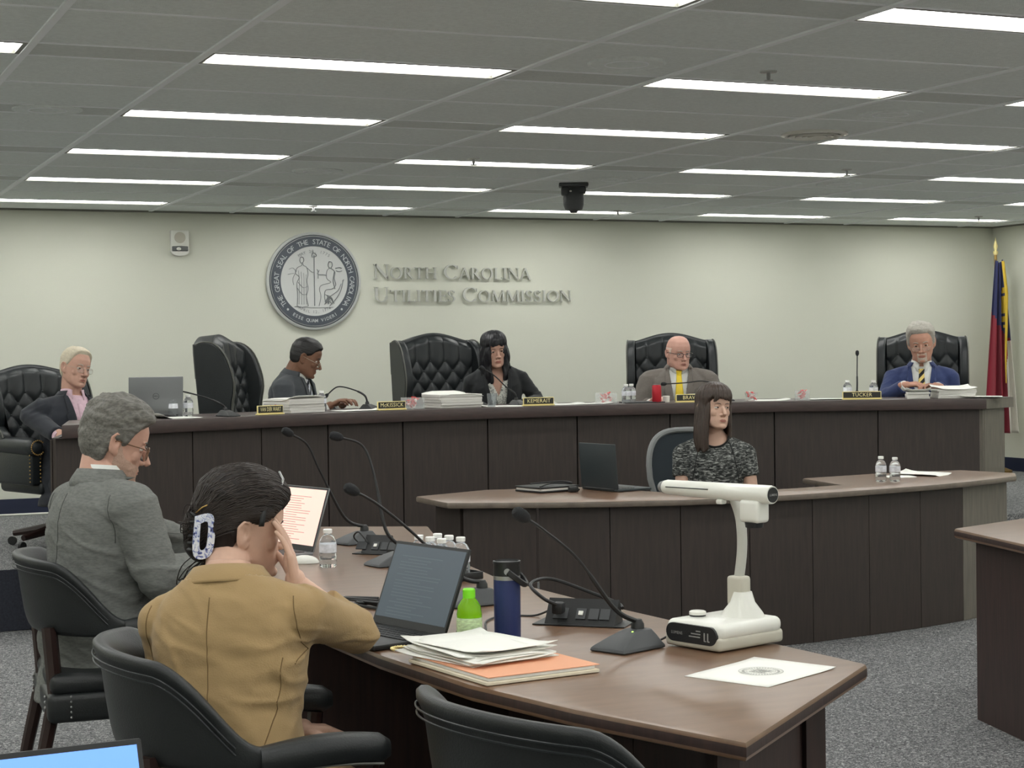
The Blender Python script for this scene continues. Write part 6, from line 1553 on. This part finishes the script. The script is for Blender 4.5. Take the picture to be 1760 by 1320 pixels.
# 8 ---- woman in tan jacket
L8 = (.95, 3.82, .43); H8 = 38
e8 = pt(612, 1085, 4.18); w8 = pt(509, 1003, 4.08)
V0, F0 = short_hair(.014, .012, wave=.002, fine=.0014, seed=6, line=[(-.11, -.100), (-.06, -.098), (-.03, -.066), (-.022, .018), (.004, .030), (.014, .026), (.03, .024), (.052, .040), (.072, .058), (.1, .06)])
mb = MB(); mb.add(V0, F0)
mb.ell((0, -.088, -.028), (.050, .045, .060), 20, 14); mb.ell((.012, -.108, .000), (.034, .030, .042), 16, 12); mb.ell((.02, -.085, .045), (.045, .035, .035), 16, 12); mb.ell((0, -.06, -.075), (.040, .030, .030), 16, 12)
Vh, Fh = remesh(mb, .0032, 3, .5); Nh = normals(Vh, Fh)
gv = np.sin((Vh[:, 2]*.75+Vh[:, 1]*.55+.006*pnoise(Vh, (40, 40, 40), 2))*430)*.0005+np.sin((Vh[:, 2]*.9+Vh[:, 1]*.4)*170+3*pnoise(Vh, (25, 25, 25), 4))*.0006
Vh = Vh+Nh*gv[:, None]
r8, Mt8, Mh8, A8 = person('woman in tan jacket with dark hair clipped up, hand to her face, seen from behind', L8, H8, lean=14, side=-5, fem=True, skinm=SK6, hi=True, k=.98, shoulder=.168,
       head=dict(floor=0, yaw=57, pitch=6, roll=6, fwd=.045, shift=(0, .02, -.03), brows=HDK, size=1.02, hair=[('hair', (Vh, Fh), HDK)]),
       arms=dict(R=dict(elbow=wl(L8, H8, e8), wrist=wl(L8, H8, w8), dir=wl((0, 0, 0), H8, (-.16, .10, .96)), up=wl((0, 0, 0), H8, (.93, -.36, 0)), curl=.22, spread=.02, cuff=.56, fore=True, tdir=(.75, .55, -.3), thumb=1),
                 L=dict(elbow=(-.17, .17, .17), wrist=(.02, .36, .14), curl=.6)),
       outfit=dict(top=TAN, shirt=None, vneck=(.07, .20), inf=.020, fold=.0055, sleeve=(.072, .060, .048), trousers=TAN, backseam=2, seam_mat=mat('tan_seam', (112, 90, 58), .9), hem=[(-.13, 0, -.02, .215, .155), (-.08, 0, -.01, .20, .145)]))
# combed strands, swept from the hairline back to the clip
bv8 = BVHTree.FromPolygons([tuple(p) for p in Vh.tolist()], Fh); mb = MB(); rs = random.Random(12)
def onhair(d, off=.0008):
    d = Vector(d); c = Vector((0, -.01, .005)); h = bv8.ray_cast(c+d.normalized()*.35, -d.normalized())[0]; return (h+d.normalized()*off) if h is not None else None
for k in range(240):
    ph = rs.uniform(-1.25, 1.25); th0 = rs.uniform(.05, .75) if rs.random() < .6 else rs.uniform(-.2, .1)
    a = Vector((math.sin(ph)*math.cos(th0)*.9, math.cos(ph)*math.cos(th0)+.15, .45+.9*math.sin(th0)-.55*abs(ph)**1.5*.55)); b = Vector((.30+rs.uniform(-.3, .3), -.95, -.10+rs.uniform(-.35, .35)+(.0 if ph < 0 else -.1)))
    mid = Vector((math.sin(ph)*1.1, -.15, .75-.5*abs(ph)*.8+rs.uniform(-.06, .06))); t0, t1 = rs.uniform(.0, .25), rs.uniform(.75, 1.0); P = []
    for t in np.linspace(t0, t1, 14):
        q = a*(1-t)**2+mid*2*t*(1-t)+b*t*t; h = onhair(q, .0006+.0012*rs.random()*0)
        if h is not None and h.z > -.085: P.append(tuple(h))
    if len(P) > 5: mb.tube(P, [.0004]+[.0013]*(len(P)-2)+[.0004], 5)
o = raw('combed_strands', xf(Mh8, np.array(mb.v)), mb.f, mat('hair_strand_brown', (44, 36, 32), .5, var=.25, vscale=40), r8); o['kind'] = 'stuff'
# hair accessories
mb = MB(); R_ = np.array(Matrix.Rotation(.25, 3, 'Y'))
def on8(P): return xf(Mh8, P)
CLIP = ramp_mat('marbled_clip', [(.40, (232, 234, 240)), (.52, (206, 212, 226)), (.60, (112, 126, 190)), (.68, (60, 62, 80))], scale=70, detail=2, rough=.25, bump=0, distortion=2)
cl = MB()
for q in ((.074, -.098, .018, .014, .008, .014), (.074, -.098, -.062, .014, .008, .014)): pass
prof = [(-.024, .030), (.022, .034), (.026, -.050), (-.018, -.058)]; inn = [(-.009, .016), (.009, .018), (.011, -.036), (-.005, -.040)]
def clip_pts(p, dx): return [(.058+dx-.10*(abs(z+.015))**1.3, -.100+y*.9, z) for y, z in p]
def ringpts(p): return catmull([np.array(q) for q in p+[p[0]]], 6)[:-1]
O0, O1, I0, I1 = [ringpts(clip_pts(p, d)) for p, d in ((prof, .010), (prof, .018), (inn, .010), (inn, .018))]
cl.grid([O0, O1, I1, I0, O0], wrap=True); raw('hair_clip', on8(np.array(cl.v)), cl.f, CLIP, r8, smooth=40)
mb = MB(); mb.tube([(.0, -.118, .012), (.03, -.125, .03), (.056, -.104, .020)], .004, 8); mb.tube([(.056, -.104, -.045), (.03, -.12, -.052), (.0, -.112, -.04)], .004, 8)
for k in range(5): mb.tube([(.056, -.108+.0, .015-.016*k), (.036, -.126, .012-.016*k)], .003, 6)
raw('clip_teeth', on8(np.array(mb.v)), mb.f, BLACK, r8)
P = []
for a in np.linspace(-1.38, 1.38, 33):
    x = math.sin(a)*.0965; z = math.cos(a)*.143-.006; P.append([(x, .022+.012*math.cos(a)-.006, z), (x*1.01, .022+.012*math.cos(a)+.006, z+.001)])
mb = MB(); mb.grid(P); o = raw('hair_band', on8(np.array(mb.v)), mb.f, BLACK, r8); sd = o.modifiers.new('s', 'SOLIDIFY'); sd.thickness = .003
mb = MB(); mb.tube([(.05, .068, .105), (.03, .075, .122), (.0, .07, .134)], .0028, 8, flat=.6); raw('spectacles_on_hair', on8(np.array(mb.v)), mb.f, SILVER, r8)
mb = MB(); mb.tube([(.066, -.080, .066), (.060, -.106, .050), (.054, -.118, .036)], .0018, 6); mb.ell((.066, -.080, .066), (.004, .004, .004), 8, 6); raw('hair_pin', on8(np.array(mb.v)), mb.f, BRASS, r8)
mb = MB(); rs = random.Random(9)
for k in range(15):
    x = rs.uniform(-.045, .062); p0 = (x, -.075+rs.uniform(-.02, .03), -.075); e = (x*1.2+rs.uniform(-.012, .012), -.11+rs.uniform(-.02, .04), -.135+rs.uniform(-.02, .02)); mb.tube(catmull([p0, ((p0[0]+e[0])/2+rs.uniform(-.006, .006), (p0[1]+e[1])/2-.012, -.108), e, (e[0]+rs.uniform(-.01, .01), e[1]+.012, e[2]+.006)], 4), [.0013]*12+[.0007], 5)
for k in range(12):
    mb.tube(catmull([(.01+rs.uniform(-.03, .04), -.095, rs.uniform(-.03, .05)), (.02+rs.uniform(-.03, .04), -.130+rs.uniform(-.01, .01), rs.uniform(-.02, .05)), (.02+rs.uniform(-.03, .04), -.135+rs.uniform(-.015, .01), rs.uniform(-.04, .03))], 4), .0009, 5)
o = raw('loose_strands', on8(np.array(mb.v)), mb.f, HDK, r8); o['kind'] = 'stuff'
